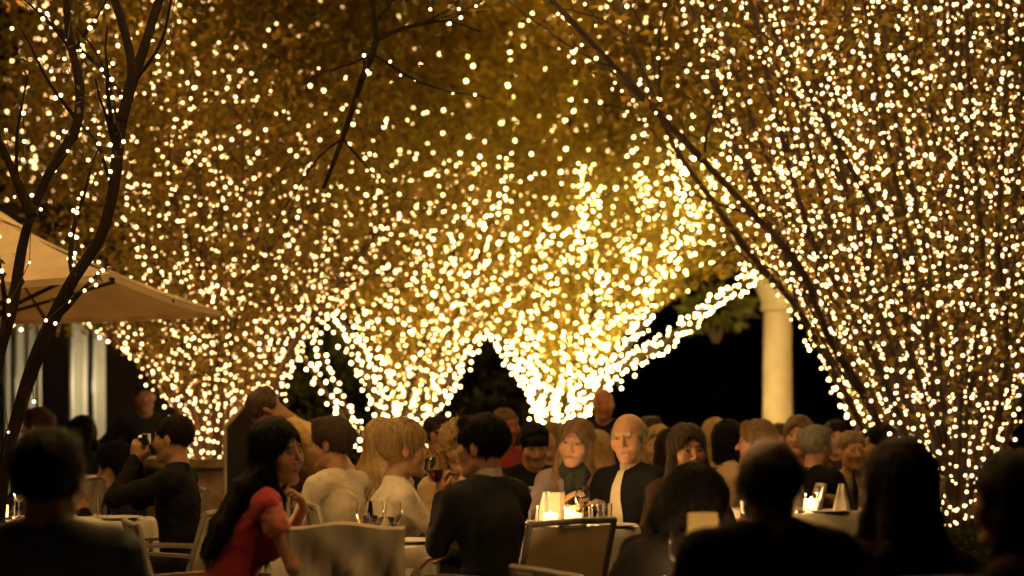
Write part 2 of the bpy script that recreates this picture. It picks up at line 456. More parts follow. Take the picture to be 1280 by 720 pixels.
        Nn = vnormals(V, Q); V = V+Nn*(wob(V, 15, seed, .0065)+wob(V*np.array((1,1,2.0)), 32, seed+1, .0055)*(.4+.6*np.clip(wob(V, 9, seed+2, 3), 0, 1)))[:, None]
        me = npmesh('top', V, Q)
        link('jacket' if collar else 'shirt', me, cloth(top), root)
        if sleevecol is not None:
            for sd in (-1,1):
                s2 = SDF(); E, W, sp = arms[sd]; A = Sh[sd]
                s2.cone(A+np.array((0,0,.008)), A+(E-A)*.30, .060*g, .068*g, .01)
                V, Q = s2.mesh(h); Nn = vnormals(V, Q); V = V+Nn*(wob(V, 70, seed+3, .006))[:, None]
                link('ruffle_sleeve', npmesh('sleeve', V, Q), cloth(sleevecol), root)
    if collar:
        c = SDF(); c.cone(N-nk*.03, N+nk*.042, nr+.013, nr+.008, .01)
        c.cone(N-nk*.01+Rt@np.array((0,.055,0)), N-nk*.14+Rt@np.array((0,.105,0)), .03, .014, .02)
        V, Q = c.mesh(min(h, .009)); link('collar', npmesh('collar', V, Q), cloth(collar), root)
    if extra == 'scarf':
        c = SDF(); c.cone(N+nk*.0+Rt@np.array((-.03,.02,0)), N+nk*.0+Rt@np.array((.03,.02,0)), .075, .075, .03)
        for sd in (-1,1): c.cone(N+Rt@np.array((sd*.035,.08,0)), N-nk*.2+Rt@np.array((sd*.03,.125,0)), .032, .026, .02)
        V, Q = c.mesh(h); Nn = vnormals(V, Q); V = V+Nn*wob(V, 60, seed+9, .006)[:, None]; link('scarf', npmesh('scarf', V, Q), cloth((.05,.055,.05)), root)
    # ---- trousers and shoes
    c = SDF(); c.ell(tp(0,-.01,.0), ((.17 if fem else .168)*bulk, .13, .125), Rt, .04)
    c2 = SDF()
    for sd in (-1,1):
        hp, kn, an = hips[sd]
        c.cone(hp, kn, .092, .068, .03).cone(kn, an+np.array((0,0,.02)), .066, .05, .02)
        c2.cone(an+np.array((0,-.03,-.048)), an+np.array((0,.15,-.06)), .042, .034, .02).cone(an, an+np.array((0,0,-.03)), .045, .045, .02)
        c2.ell(an+np.array((0,.05,-.13)), (.2,.3,.04), None, .004, 1)
    V, Q = c.mesh(max(h, .013)); Nn = vnormals(V, Q); V = V+Nn*wob(V, 20, seed+5, .004)[:, None]
    link('trousers' if not fem else 'skirt' if extra == 'skirt' else 'trousers', npmesh('legs', V, Q), cloth(bottom), root)
    V, Q = c2.mesh(max(h, .012)); link('shoes', npmesh('shoes', V, Q), SHOE, root)
    # ---- hair
    if hair != 'bald':
        c = SDF(); amp = .0035; o = 0
        A3 = np.array
        if hair == 'balding':
            c.ell(hd(0,-.025,.02), A3((.083,.094,.08))*hs, Rh, .01)
            c.ell(hd(0,.025,.085), A3((.075,.1,.07))*hs, Rh, .01, 1)
            c.ell(hd(0,.095,-.01), A3((.10,.085,.1))*hs, Rh, .01, 1)
            c.ell(hd(0,.0,-.115), A3((.13,.13,.075))*hs, Rh, .01, 1)
        elif hair in ('short','crop','curlyshort','shortfull'):
            th = .006 if hair == 'crop' else .014 if hair == 'short' else .019
            c.ell(hd(0,-.018,.042), A3((.078+th*.8,.094+th,.083+th))*hs, Rh, .01)
            if hair == 'short': c.cone(hd(-.03,.05,.105), hd(.035,.055,.1), .026*hs, .024*hs, .02)
            c.ell(hd(0,.115,-.022), A3((.072,.075,.088))*hs, Rh, .012, 1)
            c.ell(hd(0,.02,-.115), A3((.13,.10,.085))*hs, Rh, .012, 1)
            c.ell(hd(0,-.02,-.14), A3((.13,.13,.07))*hs, Rh, .012, 1)
            for sd in (-1,1): c.ell(hd(sd*.09,-.0,-.01), A3((.02,.026,.034))*hs, Rh, .006, 1)
            if hair == 'curlyshort': amp = .008
            if hair == 'shortfull': amp = .0017
        elif hair in ('bob','shortbob','long','longfull','curly','bun','pony'):
            th = .022 if hair != 'curly' else .034
            if hair in ('bun','pony'): th = .012
            c.ell(hd(0,-.018,.042), A3((.077+th*.8,.093+th*.8,.084+th*.8))*hs, Rh, .01)
            low = {'bob':-.11,'shortbob':-.055,'long':-.27,'longfull':-.34,'curly':-.2,'bun':-.02,'pony':-.02}[hair]
            wd = {'bob':.07,'shortbob':.07,'long':.07,'longfull':.08,'curly':.085,'bun':.05,'pony':.05}[hair]
            dn = A3((0,0,1.))
            bk = hd(0,-.055,-.02)
            if low < -.05:
                c.cone(bk, hd(0,-.06,-.09), .072*hs, .064*hs, .03)
                end = N+Rt@A3((0,-.085,-.06)) if low < -.15 else hd(0,-.055,low)
                if low < -.15:
                    for xx in (-.06,0,.06):
                        e1 = N+Rt@A3((xx*1.1,-.075,-.02)); e2 = N+Rt@A3((xx*1.2,-.105,low*.5-.04)); e3 = N+Rt@A3((xx,-.11,low))
                        c.cone(hd(xx*.6,-.055,-.05), e1, .05*hs, .045, .03).cone(e1, e2, .045, .036, .03).cone(e2, e3, .036, .014, .02)
                for sd in (-1,1):
                    c.cone(hd(sd*.068,-.01,.03), hd(sd*.078,.0,-.06), .026*hs, .027*hs, .02)
                    if low < -.15:
                        e1 = N+Rt@A3((sd*.105,.035,-.01)); e2 = N+Rt@A3((sd*.09,.10,low*.75))
                        c.cone(hd(sd*.078,.0,-.06), e1, .027*hs, .03, .02).cone(e1, e2, .03, .012, .02)
                    else: c.cone(hd(sd*.078,.0,-.06), hd(sd*.072,.012,low), .027*hs, .02*hs, .02)
            if hair == 'bun': c.ell(hd(0,-.125,.05), A3((.045,.04,.045))*hs, Rh, .01)
            if hair == 'pony': c.cone(hd(0,-.12,.06), hd(0,-.15,-.03), .03*hs, .03*hs, .02).cone(hd(0,-.15,-.03), hd(0,-.125,-.15), .03*hs, .012, .02)
            c.ell(hd(0,.110,-.022), A3((.060,.082,.106))*hs, Rh, .010, 1)
            if hair in ('bun','pony'):
                c.ell(hd(0,.02,-.115), A3((.13,.10,.085))*hs, Rh, .012, 1); c.ell(hd(0,-.02,-.13), A3((.13,.13,.06))*hs, Rh, .012, 1)
            else: c.ell(hd(0,.05,-.13), A3((.052,.075,.08))*hs, Rh, .012, 1)
            if hair == 'curly': amp = .009
        V, Q = c.mesh(min(h, .009) if not hero else .0065)
        Nn = vnormals(V, Q)
        st = A3((1,1,.16)) if hair not in ('curly','curlyshort') else A3((1,1,1))
        V = V+Nn*(wob(V*st, 130, seed+7, amp)+wob(V*st, 60, seed+6, amp*1.1)+wob(V, 20, seed+8, amp*1.7))[:, None]
        ns = 2600 if hero else 1500 if h < .0108 else 500
        if hair in ('crop','balding'): ns = int(ns*.5)
        r_ = np.random.default_rng(seed+40); pk = r_.integers(0, len(V), ns); P0 = V[pk]; n0 = Nn[pk]
        cr = hd(0,-.03,.125); d0 = (P0-cr); d0 = d0-n0*np.sum(d0*n0, 1)[:, None]; d0 /= np.maximum(np.linalg.norm(d0, axis=1), 1e-6)[:, None]
        lowm = (P0[:,2] < H[2]-.04)[:, None]; dn_ = np.array((0,0,-1.))-n0*(-n0[:,2:3]); dn_ /= np.maximum(np.linalg.norm(dn_, axis=1), 1e-6)[:, None]
        d0 = np.where(lowm, dn_, d0)+r_.normal(0,.13 if hair not in ('curly','curlyshort') else .6,(ns,3))
        wd_ = np.cross(d0, n0); wd_ /= np.maximum(np.linalg.norm(wd_, axis=1), 1e-6)[:, None]
        Ls = r_.uniform(.02,.05,ns)*(1.5 if hair in ('long','longfull','bob') else .8 if hair != 'crop' else .3); lift = r_.uniform(.0,.0045,ns)*(1+2.5*(r_.random(ns) < .06))
        SV = []; K = 4
        for k in range(K+1):
            t_ = k/K; c_ = P0+d0*(Ls*t_)[:, None]+n0*(.001+lift*math.sin(t_*2.4)-.0025*t_*t_)[:, None]+np.array((0,0,-1.))*(Ls*.12*t_*t_)[:, None]
            w_ = (.0019 if hero else .0026)*(1-.75*t_); SV += [c_-wd_*w_, c_+wd_*w_]
        SV = np.stack(SV, 1).reshape(-1,3); b0 = len(V)+np.arange(ns)[:, None]*(2*K+2)
        SQ = np.concatenate([b0+np.array([[2*k, 2*k+1, 2*k+3, 2*k+2]]) for k in range(K)])
        link('hair', npmesh('hair', np.concatenate([V, SV]), np.concatenate([Q, SQ])), hairmat(hc), root)
    if extra == 'cap_black':
        c = SDF(); c.ell(hd(0,-.015,.07), np.array((.086,.105,.07))*hs, Rh, .01).cone(hd(-.03,.08,.06), hd(.03,.08,.06), .03*hs, .03*hs, .01)
        V, Q = c.mesh(.01); link('cap', npmesh('cap', V, Q), cloth((.01,.01,.012)), root)
    if not stand and chair:
        cc = place_chair(root.location.x+chdx, root.location.y, yr if chyaw is None else -R(chyaw), label, sling=chsling); cc.scale = (1,1,chz)
    root['_H'] = [float(x) for x in (Rz@H+np.array(root.location))]
    info = dict(root=root, arms={k: (Rz@v[1]+np.array(root.location)) for k, v in arms.items()}, H=Rz@H+np.array(root.location))
    del root['_H']
    return info

# ------------------------------------------------------------------ chairs
def make_chair(w=.5, sling='sling', hb=.90):
    t = empty('patio_chair', (0,0,0), 0)
    x = w/2
    s = MB(); s.grid(lambda u,v: (-x+.02+u*(w-.04), -.20+v*.44, .44+.015*math.cos((v-.3)*3)-.012*math.sin(u*math.pi)), 8, 8, .008); s.build('seat', M[sling], t)
    s = MB(); s.grid(lambda u,v: (-x+.02+u*(w-.04), -.215-.10*v-.02*math.sin(u*math.pi), .47+v*(hb-.49)), 10, 10, .006)
    bk = s.build('backrest', M[sling], t)
    s = MB(); s.box((0,-.322,hb-.02), (.16,.012,.018), 0, .004); s.build('handle_slot', M['dark'], bk)
    s = MB()
    for sd in (-1,1): s.tube([(sd*x,.24,.45),(sd*x,-.20,.45),(sd*x,-.225,.52),(sd*(x-.005),-.325,hb+.004)], .014)
    s.tube([(-x+.005,-.325,hb),(0,-.345,hb+.006),(x-.005,-.325,hb)], .014)
    s.tube([(-x,.24,.45),(x,.24,.45)], .012); s.tube([(-x,-.2,.435),(x,-.2,.435)], .012)
    s.build('frame', M['chairmetal'], t)
    for sd in (-1,1):
        s = MB(); s.tube([(sd*x,.24,.66),(sd*x,.235,.45),(sd*(x+.01),.26,.0)], [.013,.013,.012]); s.build('leg', M['chairmetal'], t)
        s = MB(); s.tube([(sd*x,-.20,.45),(sd*(x+.01),-.28,.0)], .013); s.build('leg', M['chairmetal'], t)
        s = MB(); s.grid(lambda u,v: (sd*x-.022+u*.044, -.27+v*.55, .665+.012*math.sin(v*3.1)), 3, 10, .016); s.build('armrest', M['chairmetal'], t)
    return t
proto_chair = None
CHL = []
def place_chair(x, y, rz, who=None, label=None, sling=None, group='patio chairs at the tables'):
    global proto_chair
    if proto_chair is None: proto_chair = make_chair(); c = proto_chair
    else: c = copy_tree(proto_chair)
    c.location = (x, y-0.0, 0); c.rotation_euler = (0,0,rz)
    if who:
        w = who.split(' ', 1)[0:]; label = 'patio chair under the ' + ' '.join(who.split()[:11])
    tag(c, label, 'chair', group)
    if sling:
        for ch in c.children:
            if ch.name.startswith(('seat','backrest')):
                ch.data = ch.data.copy(); ch.data.materials.clear(); ch.data.materials.append(M[sling])
    return c
#@@PART2
# ------------------------------------------------------------------ setting
def struct(o): o['kind'] = 'structure'; return o
s = MB(); s.grid(lambda u,v: (-70+u*140, -20+v*140, 0), 4, 4); struct(s.build('ground', M['paving'], smooth=False))

# dark garden far behind: trees whose crowns close the view
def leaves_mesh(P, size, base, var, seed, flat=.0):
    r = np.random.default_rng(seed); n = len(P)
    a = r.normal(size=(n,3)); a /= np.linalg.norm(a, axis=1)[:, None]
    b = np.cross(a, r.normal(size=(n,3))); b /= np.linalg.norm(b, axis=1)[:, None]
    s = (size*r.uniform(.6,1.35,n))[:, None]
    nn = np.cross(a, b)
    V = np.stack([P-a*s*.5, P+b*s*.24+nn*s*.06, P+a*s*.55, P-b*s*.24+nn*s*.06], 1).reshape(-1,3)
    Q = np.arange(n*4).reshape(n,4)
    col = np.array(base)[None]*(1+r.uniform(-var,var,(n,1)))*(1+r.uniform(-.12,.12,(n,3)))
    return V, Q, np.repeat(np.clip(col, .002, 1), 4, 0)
def leaf_obj(name, P, size, base, m, parent, seed, var=.45):
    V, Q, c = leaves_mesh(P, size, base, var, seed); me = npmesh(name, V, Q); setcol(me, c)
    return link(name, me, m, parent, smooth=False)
def spline(P, step=.08):
    P = [Vector(p) for p in P]; P = [P[0]*2-P[1]]+P+[P[-1]*2-P[-2]]; out = []
    for i in range(1, len(P)-2):
        p0,p1,p2,p3 = P[i-1:i+3]; n = max(2, int((p2-p1).length/step))
        for j in range(n):
            t = j/n; out.append(.5*((2*p1)+(p2-p0)*t+(2*p0-5*p1+4*p2-p3)*t*t+(3*p1-p0-3*p2+p3)*t**3))
    out.append(P[-2]); return out
# lower edge of the crowns: twigs and leaves stay above it (the crowns are pruned into arches)
ENV = [(-300,430),(120,425),(165,455),(200,500),(330,520),(352,440),(385,395),(430,395),(466,440),(490,520),(540,520),(570,450),(602,418),(640,430),(665,470),(700,500),(740,470),(800,405),(850,375),(925,345),(985,375),(1020,440),(1060,520),(1100,560),(1160,620),(1600,650)]
EX = np.array([e[0] for e in ENV]); EY = np.array([e[1] for e in ENV])
def topx(P):
    P = np.asarray(P, float).reshape(-1,3); Y = np.maximum(P[:,1], .5)
    return P[:,0]/Y*F+640, HOR-(P[:,2]-CH)/Y*F
def above(P, marg=0):
    px, py = topx(P); return py < np.interp(px, EX, EY)-marg

ICO = None
def ico():
    global ICO
    if ICO is None:
        import bmesh
        bm = bmesh.new(); bmesh.ops.create_icosphere(bm, subdivisions=1, radius=1); bm.verts.ensure_lookup_table()
        ICO = (np.array([v.co[:] for v in bm.verts]), np.array([[v.index for v in f.verts] for f in bm.faces])); bm.free()
    return ICO
NB = 0
def string_lights(P, chains, label, r, m, loc):
    """P: all bulb points (n,3); chains: lists of consecutive indices for the cord"""
    global NB
    P = np.array(P); n = len(P); NB += n
    t = empty('string_lights', loc, 0, label, 'string lights', 'warm fairy lights wound round the trees')
    L = np.array(loc)
    V, Fc = ico(); rr = r*rng.uniform(.55,1.25,n)
    px, py = topx(P); vis = (px > 0) & (px < 1280) & (py > 0) & (py < 640) & (P[:,1] > 3)
    order = np.argsort(np.where(vis, P[:,1], 1e3)-rr*20); own = set(order[:100].tolist())
    me1 = npmesh('bulb', V, Fc, 3); me1.materials.append(m)
    me1.polygons.foreach_set('use_smooth', np.ones(len(Fc), bool))
    for i in order[:100]:
        o = bpy.data.objects.new('bulb', me1); C.objects.link(o); o.parent = t; o.location = P[i]-L; o.scale = (rr[i],)*3
    rest = np.array([i for i in range(n) if i not in own], int)
    if len(rest):
        VV = (V[None]*rr[rest][:,None,None]+(P[rest]-L)[:,None,:]).reshape(-1,3)
        FF = (Fc[None]+(np.arange(len(rest))*len(V))[:,None,None]).reshape(-1,3)
        o = link('bulbs', npmesh('bulbs', VV, FF, 3), m, t); o['kind'] = 'stuff'
    VV = []; FF = []; b = 0; few = len(chains) <= 120
    for ch in chains:
        A = P[ch]-L
        if len(A) < 2: continue
        d = A[1:]-A[:-1]; ok = np.linalg.norm(d, axis=1) < .45
        for i in np.nonzero(ok)[0]:
            u = d[i]; q = np.cross(u, (.3,.5,.8)); q = q/max(np.linalg.norm(q),1e-6)*.0028; w = np.cross(u/max(np.linalg.norm(u),1e-6), q)
            for e in (A[i], A[i+1]): VV += [e+q, e-q*.5+w*.87, e-q*.5-w*.87]
            for j in range(3): FF.append((b+j, b+(j+1)%3, b+3+(j+1)%3, b+3+j))
            b += 6
        if few and FF: link('cord', npmesh('cord', np.array(VV), np.array(FF)), M['cord'], t, smooth=False); VV = []; FF = []; b = 0
    if FF: link('cord', npmesh('cord', np.array(VV), np.array(FF)), M['cord'], t, smooth=False)
    return t

# how thickly the lights hang: dense low in the vases, sparse high on the left and in the middle
KX = [0,200,330,420,500,600,700,820,1000,1280]; KY = [0,100,200,280,360,450]
KD = [[.60,.44,.28,.30,.24,.22,.44,.52,.55,.50],[.62,.44,.29,.28,.22,.22,.52,.60,.62,.56],[.62,.55,.38,.28,.24,.45,.64,.74,.76,.68],
      [.55,.62,.48,.44,.60,.78,.70,.68,.76,.66],[.6,.80,.80,.82,.9,1,.9,.9,.85,.70],[.7,.9,.95,1,1,1,1,1,.9,.72]]
def keep(p, rr):
    px, py = topx([p]); px = float(px[0]); py = float(py[0])
    if py < -20: return rr.random() < .9
    row = [np.interp(px, KX, r_) for r_ in KD]; return rr.random() < np.interp(py, KY, row)
def tree(label, llabel, base, limbs, ntw, twl=(.7,1.5), leafn=6, leafsz=.065, leafcol=(.27,.185,.028), bulb_r=.0135, dens=28, tdens=9, bark='bark', bmat='bulb', lim=1.0, seed=1, t0=.28, up=.35, spread=.16, clip=True, twb=1.0, maxz=6.6, group='trees hung with fairy lights', cat='tree', toppy=None, below=None):
    """limbs: list of (points [(px,py,Y)], r_start, r_end, bulb density factor)"""
    rr = random.Random(seed); r = np.random.default_rng(seed)
    bx = at(base[0], 0, base[1]).x
    root = empty('fairy_light_tree', (bx, base[1], 0), 0, label, cat, group); o0 = Vector(root.location)
    tb = MB(); BP = []; CHN = []; LP = []; twp = MB()
    paths = []
    for (pts, ra, rb, df) in limbs:
        pl = spline([at(*p) for p in pts]); n = len(pl)
        rad = [ra+(rb-ra)*(i/(n-1))**.8 for i in range(n)]
        rad = [q*(1+.10*math.sin(i*.5+ra*90)) for i,q in enumerate(rad)]
        tb.tube([p-o0 for p in pl], rad, 8); paths.append((pl, rad))
        # lights wound round the limb
        L = sum((pl[i+1]-pl[i]).length for i in range(n-1)); m = int(L*dens*df*lim); ch = []
        for q in range(m):
            t = (q+rr.uniform(-.4,.4))/max(m,1); t = min(max(t,0),.999)*(n-1); i = int(t); p = pl[i].lerp(pl[i+1], t-i)
            tg = (pl[i+1]-pl[i]).normalized(); a = q*2.3+rr.uniform(-.6,.6); e1 = tg.orthogonal().normalized(); e2 = tg.cross(e1)
            rd = rad[i]+.018+abs(rr.gauss(0,.035))
            pp = p+(e1*math.cos(a)+e2*math.sin(a))*rd
            if pp.z < .55 or not keep(pp, rr): continue
            ch.append(len(BP)); BP.append(tuple(pp))
        CHN.append(ch)
    wts = [max(len(p[0]),1) for p in paths]
    for q in range(ntw):
        pl, rad = rr.choices(paths, wts)[0]; n = len(pl)
        i = int((t0+(1-t0)*rr.random())*(n-2)); p = pl[i].copy(); tg = (pl[i+1]-pl[i]).normalized()
        rv = Vector([rr.gauss(0,1) for _ in range(3)]).normalized()
        d = (tg*.6+rv*.75+Vector((0,0,up))).normalized(); L = rr.uniform(*twl); st = .11; seg = int(L/st); tp_ = [p]
        bend = Vector([rr.gauss(0,.06) for _ in range(3)])
        for k in range(seg):
            d = (d+bend+Vector([rr.gauss(0,.10) for _ in range(3)])).normalized(); p = p+d*st
            if p.z > maxz or (clip and not above([p], 4)[0]): break
            if below is not None and topx([p])[1][0] > below: break
            if toppy is not None and topx([p])[1][0] < toppy: break
            tp_.append(p)
        if len(tp_) < 3: continue
        k = len(tp_); w0 = min(rad[i]*.5, .02)
        twp.tube([x-o0 for x in tp_], [w0*(1-.75*j/(k-1)) for j in range(k)], 4, cap=False)
        ch = []; nb = int(L*tdens*twb*rr.uniform(.5,1.5))
        for j in range(nb):
            t = (j+rr.random())/max(nb,1)*(k-1.01); a = int(t); x = tp_[a].lerp(tp_[a+1], t-a)+Vector([rr.gauss(0,.018) for _ in range(3)])
            if (clip and not above([x])[0]) or not keep(x, rr): continue
            ch.append(len(BP)); BP.append(tuple(x))
        CHN.append(ch)
        A = np.array([x[:] for x in tp_[1:]])
        LP.append(np.repeat(A, leafn, 0)+r.normal(0, spread, (len(A)*leafn, 3)))
    # twigs belong to the limbs' wood
    tb.build('trunk', M[bark], root); twp.build('twigs', M['barkd' if bark == 'barkd' else 'bark'], root, smooth=False)
    if LP and leafn:
        A = np.concatenate(LP)
        if clip: A = A[above(A, 6)]
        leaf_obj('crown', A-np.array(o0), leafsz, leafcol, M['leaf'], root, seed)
    string_lights(np.array(BP), CHN, llabel, bulb_r, M[bmat], tuple(o0))
    print('tree', label[:30], 'bulbs', len(BP), 'leaves', sum(len(x) for x in LP))
    return root

def fan(base, tops, Y, jit, r=random.Random(3), r0=.05, r1=.012, df=1.0, n=1):
    """tops: list of pixel polylines; each may be doubled with small offsets to make a many-stemmed fan"""
    out = []
    for pl in tops:
        q = df
        if isinstance(pl[-1], float): q = pl[-1]; pl = pl[:-1]
        for k in range(n if q == df else 1):
            dx = r.uniform(-jit,jit) if k else 0; dY = r.uniform(-.5,.5) if k else 0
            pts = []
            for i,(x,y) in enumerate(pl):
                t = i/(len(pl)-1); pts.append((x+dx*min(1,t*1.6), y, Y+dY*t*1.6))
            out.append((pts, r0*(.75 if k else 1), r1, q))
    return out

YC = 17.0
# centre tree: low bright vase
tree('bright low-branching tree in the centre, its trunk the whitest with fairy lights', 'densest whitest fairy lights on the vase-shaped tree right of centre', (697,YC),
     fan(None, [
      [(697,684),(694,600),(690,540),(672,490),(640,440),(618,400),(600,360),(565,300)],
      [(697,684),(696,600),(692,545),(680,500),(655,450),(640,400),(640,340),(620,270),(597,215)],
      [(697,684),(697,600),(700,540),(703,500),(716,450),(735,400),(738,360),(728,300),(735,240)],
      [(697,684),(698,600),(701,545),(714,500),(736,455),(752,410),(760,350),(790,290),(820,220)],
      [(697,684),(700,600),(710,545),(738,495),(785,455),(835,425),(880,390),(935,350),(985,325),1.05],
      [(697,684),(697,610),(697,545),(688,490),(676,440),(662,405),(672,350),(690,290)],
      [(697,684),(698,610),(703,545),(726,500),(750,462),(785,405),(815,340),(850,290),(890,235)],
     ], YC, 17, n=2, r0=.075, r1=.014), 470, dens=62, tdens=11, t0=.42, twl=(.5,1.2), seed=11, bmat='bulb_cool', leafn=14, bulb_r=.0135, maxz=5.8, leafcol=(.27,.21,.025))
# centre-left tree
YL = 16.6
tree('tall fan-shaped lit tree left of centre behind the woman in white', 'fairy lights on the fan-shaped tree between the two dark arches', (497,YL),
     fan(None, [
      [(495,690),(492,600),(484,540),(466,490),(440,440),(415,400),(395,345),(350,280)],
      [(495,690),(493,600),(490,540),(478,480),(455,420),(432,350),(410,270),(400,200)],
      [(497,690),(497,600),(499,530),(496,470),(486,400),(480,330),(470,260),(455,170)],
      [(499,690),(500,600),(506,530),(512,470),(516,400),(530,330),(545,270),(560,190)],
      [(500,690),(502,600),(512,540),(530,480),(548,430),(575,370),(600,300),(618,240)],
      [(502,690),(506,600),(524,545),(548,500),(572,450),(604,405),(650,350),(712,315)],
      [(496,690),(496,600),(503,535),(524,470),(545,400),(566,340),(600,230)],
      [(500,690),(503,610),(516,545),(540,490),(560,440),(590,395),(640,300)],
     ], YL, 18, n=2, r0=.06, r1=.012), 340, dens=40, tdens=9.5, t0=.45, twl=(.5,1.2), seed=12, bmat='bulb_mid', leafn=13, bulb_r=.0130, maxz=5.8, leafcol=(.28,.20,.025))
tree('thin pair of lit stems curving up left beside the fan-shaped tree', 'two thin strands of fairy lights crossing the left dark arch', (478,16.2),
     [([(478,695,16.2),(470,600,16.2),(452,550,16.2),(425,515,16.2),(400,480,16.1),(376,440,16),(360,415,16)], .03,.012,1.0),
      ([(478,695,16.2),(472,600,16.2),(456,548,16.2),(436,515,16.2),(418,480,16.1),(402,445,16),(388,405,16)], .03,.012,1.3)], 0, dens=22, seed=5, bulb_r=.0140)
# left tree
YT = 14.2
tree('wide lit tree on the left growing out of the stone planter', 'fairy lights on the wide tree right of the beige parasol', (268,YT),
     fan(None, [
      [(262,720),(258,620),(240,550),(215,500),(180,450),(130,412),(85,385),(20,350)],
      [(264,720),(261,620),(250,550),(232,480),(212,410),(190,330),(160,230),(120,120)],
      [(266,720),(265,620),(262,550),(255,470),(250,390),(240,300),(225,190),(215,80)],
      [(270,720),(272,620),(280,550),(284,470),(290,390),(296,300),(300,200),(290,90)],
      [(272,720),(276,620),(292,550),(306,480),(328,420),(345,360),(370,290),(390,180)],
      [(274,720),(280,620),(304,560),(336,500),(362,440),(395,395),(440,330),(500,260)],
      [(268,720),(268,620),(272,550),(272,470),(265,400),(270,300),(262,160)],
      [(272,720),(276,620),(298,556),(322,500),(350,430),(372,380),(390,320)],
     ], YT, 20, n=3, r0=.045, r1=.012), 440, dens=36, tdens=8, t0=.36, twl=(.5,1.3), seed=13, bark='barkp', leafn=8, bulb_r=.0115, bmat='bulb_warm', maxz=5.2)
# right big tree
YR = 12.6
tree('big many-stemmed tree filling the right side, slanting dark limbs', 'fairy lights on the big many-stemmed tree at the right', (1196,YR),
     [([(1192,745,YR),(1180,680,YR),(1130,590,YR-.2),(1080,495,YR-.5),(1035,420,YR-.8),(1000,335,YR-1.0),(925,250,YR-1.2),(850,170,YR-1.4),(770,85,YR-1.6),(690,0,YR-1.8),(640,-60,YR-1.8)], .036,.016,.35),
      ([(1190,745,YR),(1172,680,YR),(1105,580,YR),(1050,480,YR-.2),(1000,390,YR-.3),(940,320,YR-.4),(890,250,YR-.5),(845,185,YR-.5),(805,90,YR-.5),(760,-30,YR-.5)], .033,.016,.5)]+
     fan(None, [
      [(1194,745),(1186,660),(1150,570),(1112,470),(1070,380),(1030,300),(1000,200),(975,100),(950,-20)],
      [(1194,745),(1188,660),(1160,570),(1130,470),(1100,380),(1075,280),(1050,180),(1020,80),(990,-30)],
      [(1196,745),(1192,660),(1176,570),(1160,470),(1145,370),(1120,260),(1095,150),(1080,40),(1060,-40)],
      [(1197,745),(1195,660),(1186,560),(1186,460),(1180,360),(1165,250),(1150,140),(1140,0)],
      [(1199,745),(1199,660),(1203,560),(1212,460),(1222,350),(1215,230),(1205,120),(1200,-20)],
      [(1201,745),(1204,660),(1218,560),(1228,460),(1246,360),(1262,240),(1270,100),(1275,-20)],
      [(1203,745),(1210,660),(1236,570),(1258,480),(1276,400),(1300,300),(1330,180)],
      [(1192,745),(1178,670),(1130,575),(1075,470),(1030,400),(985,320),(930,200),(890,90),(860,-20)],
      [(1197,745),(1194,660),(1170,560),(1135,430),(1120,320),(1060,210),(1010,120),(940,0)],
      [(1202,745),(1208,665),(1228,590),(1240,520),(1250,430),(1238,300),(1245,180),(1250,20)],
     ], YR, 34, n=4, r0=.046, r1=.014), 480, dens=27, tdens=7.5, t0=.3, twl=(.5,1.4), seed=14, bark='bark', leafn=3, bulb_r=.0112, bmat='bulb_warm', maxz=5.0)
# tree behind it
tree('smaller bright tree seen behind the left limbs of the right-hand tree', 'bright fairy lights low behind the slanting limbs at the right', (1092,16.5),
     fan(None, [
      [(1088,697),(1084,600),(1070,530),(1045,470),(1018,425),(1000,390),(975,330),(940,270)],
      [(1090,697),(1088,600),(1082,530),(1062,460),(1040,390),(1015,330),(990,250),(960,180)],
      [(1092,697),(1092,600),(1094,530),(1088,460),(1080,380),(1070,300),(1050,200)],
      [(1094,697),(1098,600),(1108,530),(1118,460),(1130,380),(1150,280)],
      [(1095,697),(1100,610),(1120,550),(1145,480),(1180,400),(1230,310)],
     ], 16.5, 16, n=2, r0=.05, r1=.012), 160, dens=28, tdens=10, t0=.45, seed=15, leafn=10, bulb_r=.0130, maxz=5.6, twl=(.5,1.1))
# near left tree: two dark trunks before the parasol, and an overhead limb
YN = 8.6
def nl(pts, Y=YN): return [(x,y,Y+(k*.05)) for k,(x,y) in enumerate(pts)]
tree('dark bare-trunked tree at the left edge in front of the parasol', 'sparse fairy lights on the dark trunks at the left edge', (-14,YN),
     [(nl([(-14,862),(-10,720),(2,600),(22,520),(48,440),(92,348),(124,300),(142,235),(152,150),(180,60),(210,-30),(250,-110)]), .046,.024,.25),
      (nl([(-16,862),(-22,640),(-6,470),(16,380),(32,290),(62,215),(92,170),(100,110),(86,40),(80,-60)]), .038,.02,.25),
      (nl([(152,150),(165,90),(150,20),(120,-60)]), .03,.02,.5),
      (nl([(40,270),(10,200),(-20,130)]), .028,.015,.5),
      ([(250,-110,9.1),(330,-170,9.3),(410,-150,9.5),(452,-70,9.7),(464,0,9.8),(470,50,9.9),(452,100,10),(436,150,10),(420,195,10),(404,236,10)], .036,.012,.0),
      ([(470,50,9.9),(505,35,10),(560,26,10.1),(600,40,10.1)], .014,.006,.6),
      ([(464,30,9.9),(485,10,9.9),(500,-20,9.9)], .012,.006,.6)],
     38, dens=15, tdens=18, t0=.38, twl=(.4,1.0), seed=16, bark='barkd', bmat='bulb_warm', leafn=2, bulb_r=.0100, maxz=4.1, clip=True, leafsz=.05, leafcol=(.10,.08,.02))
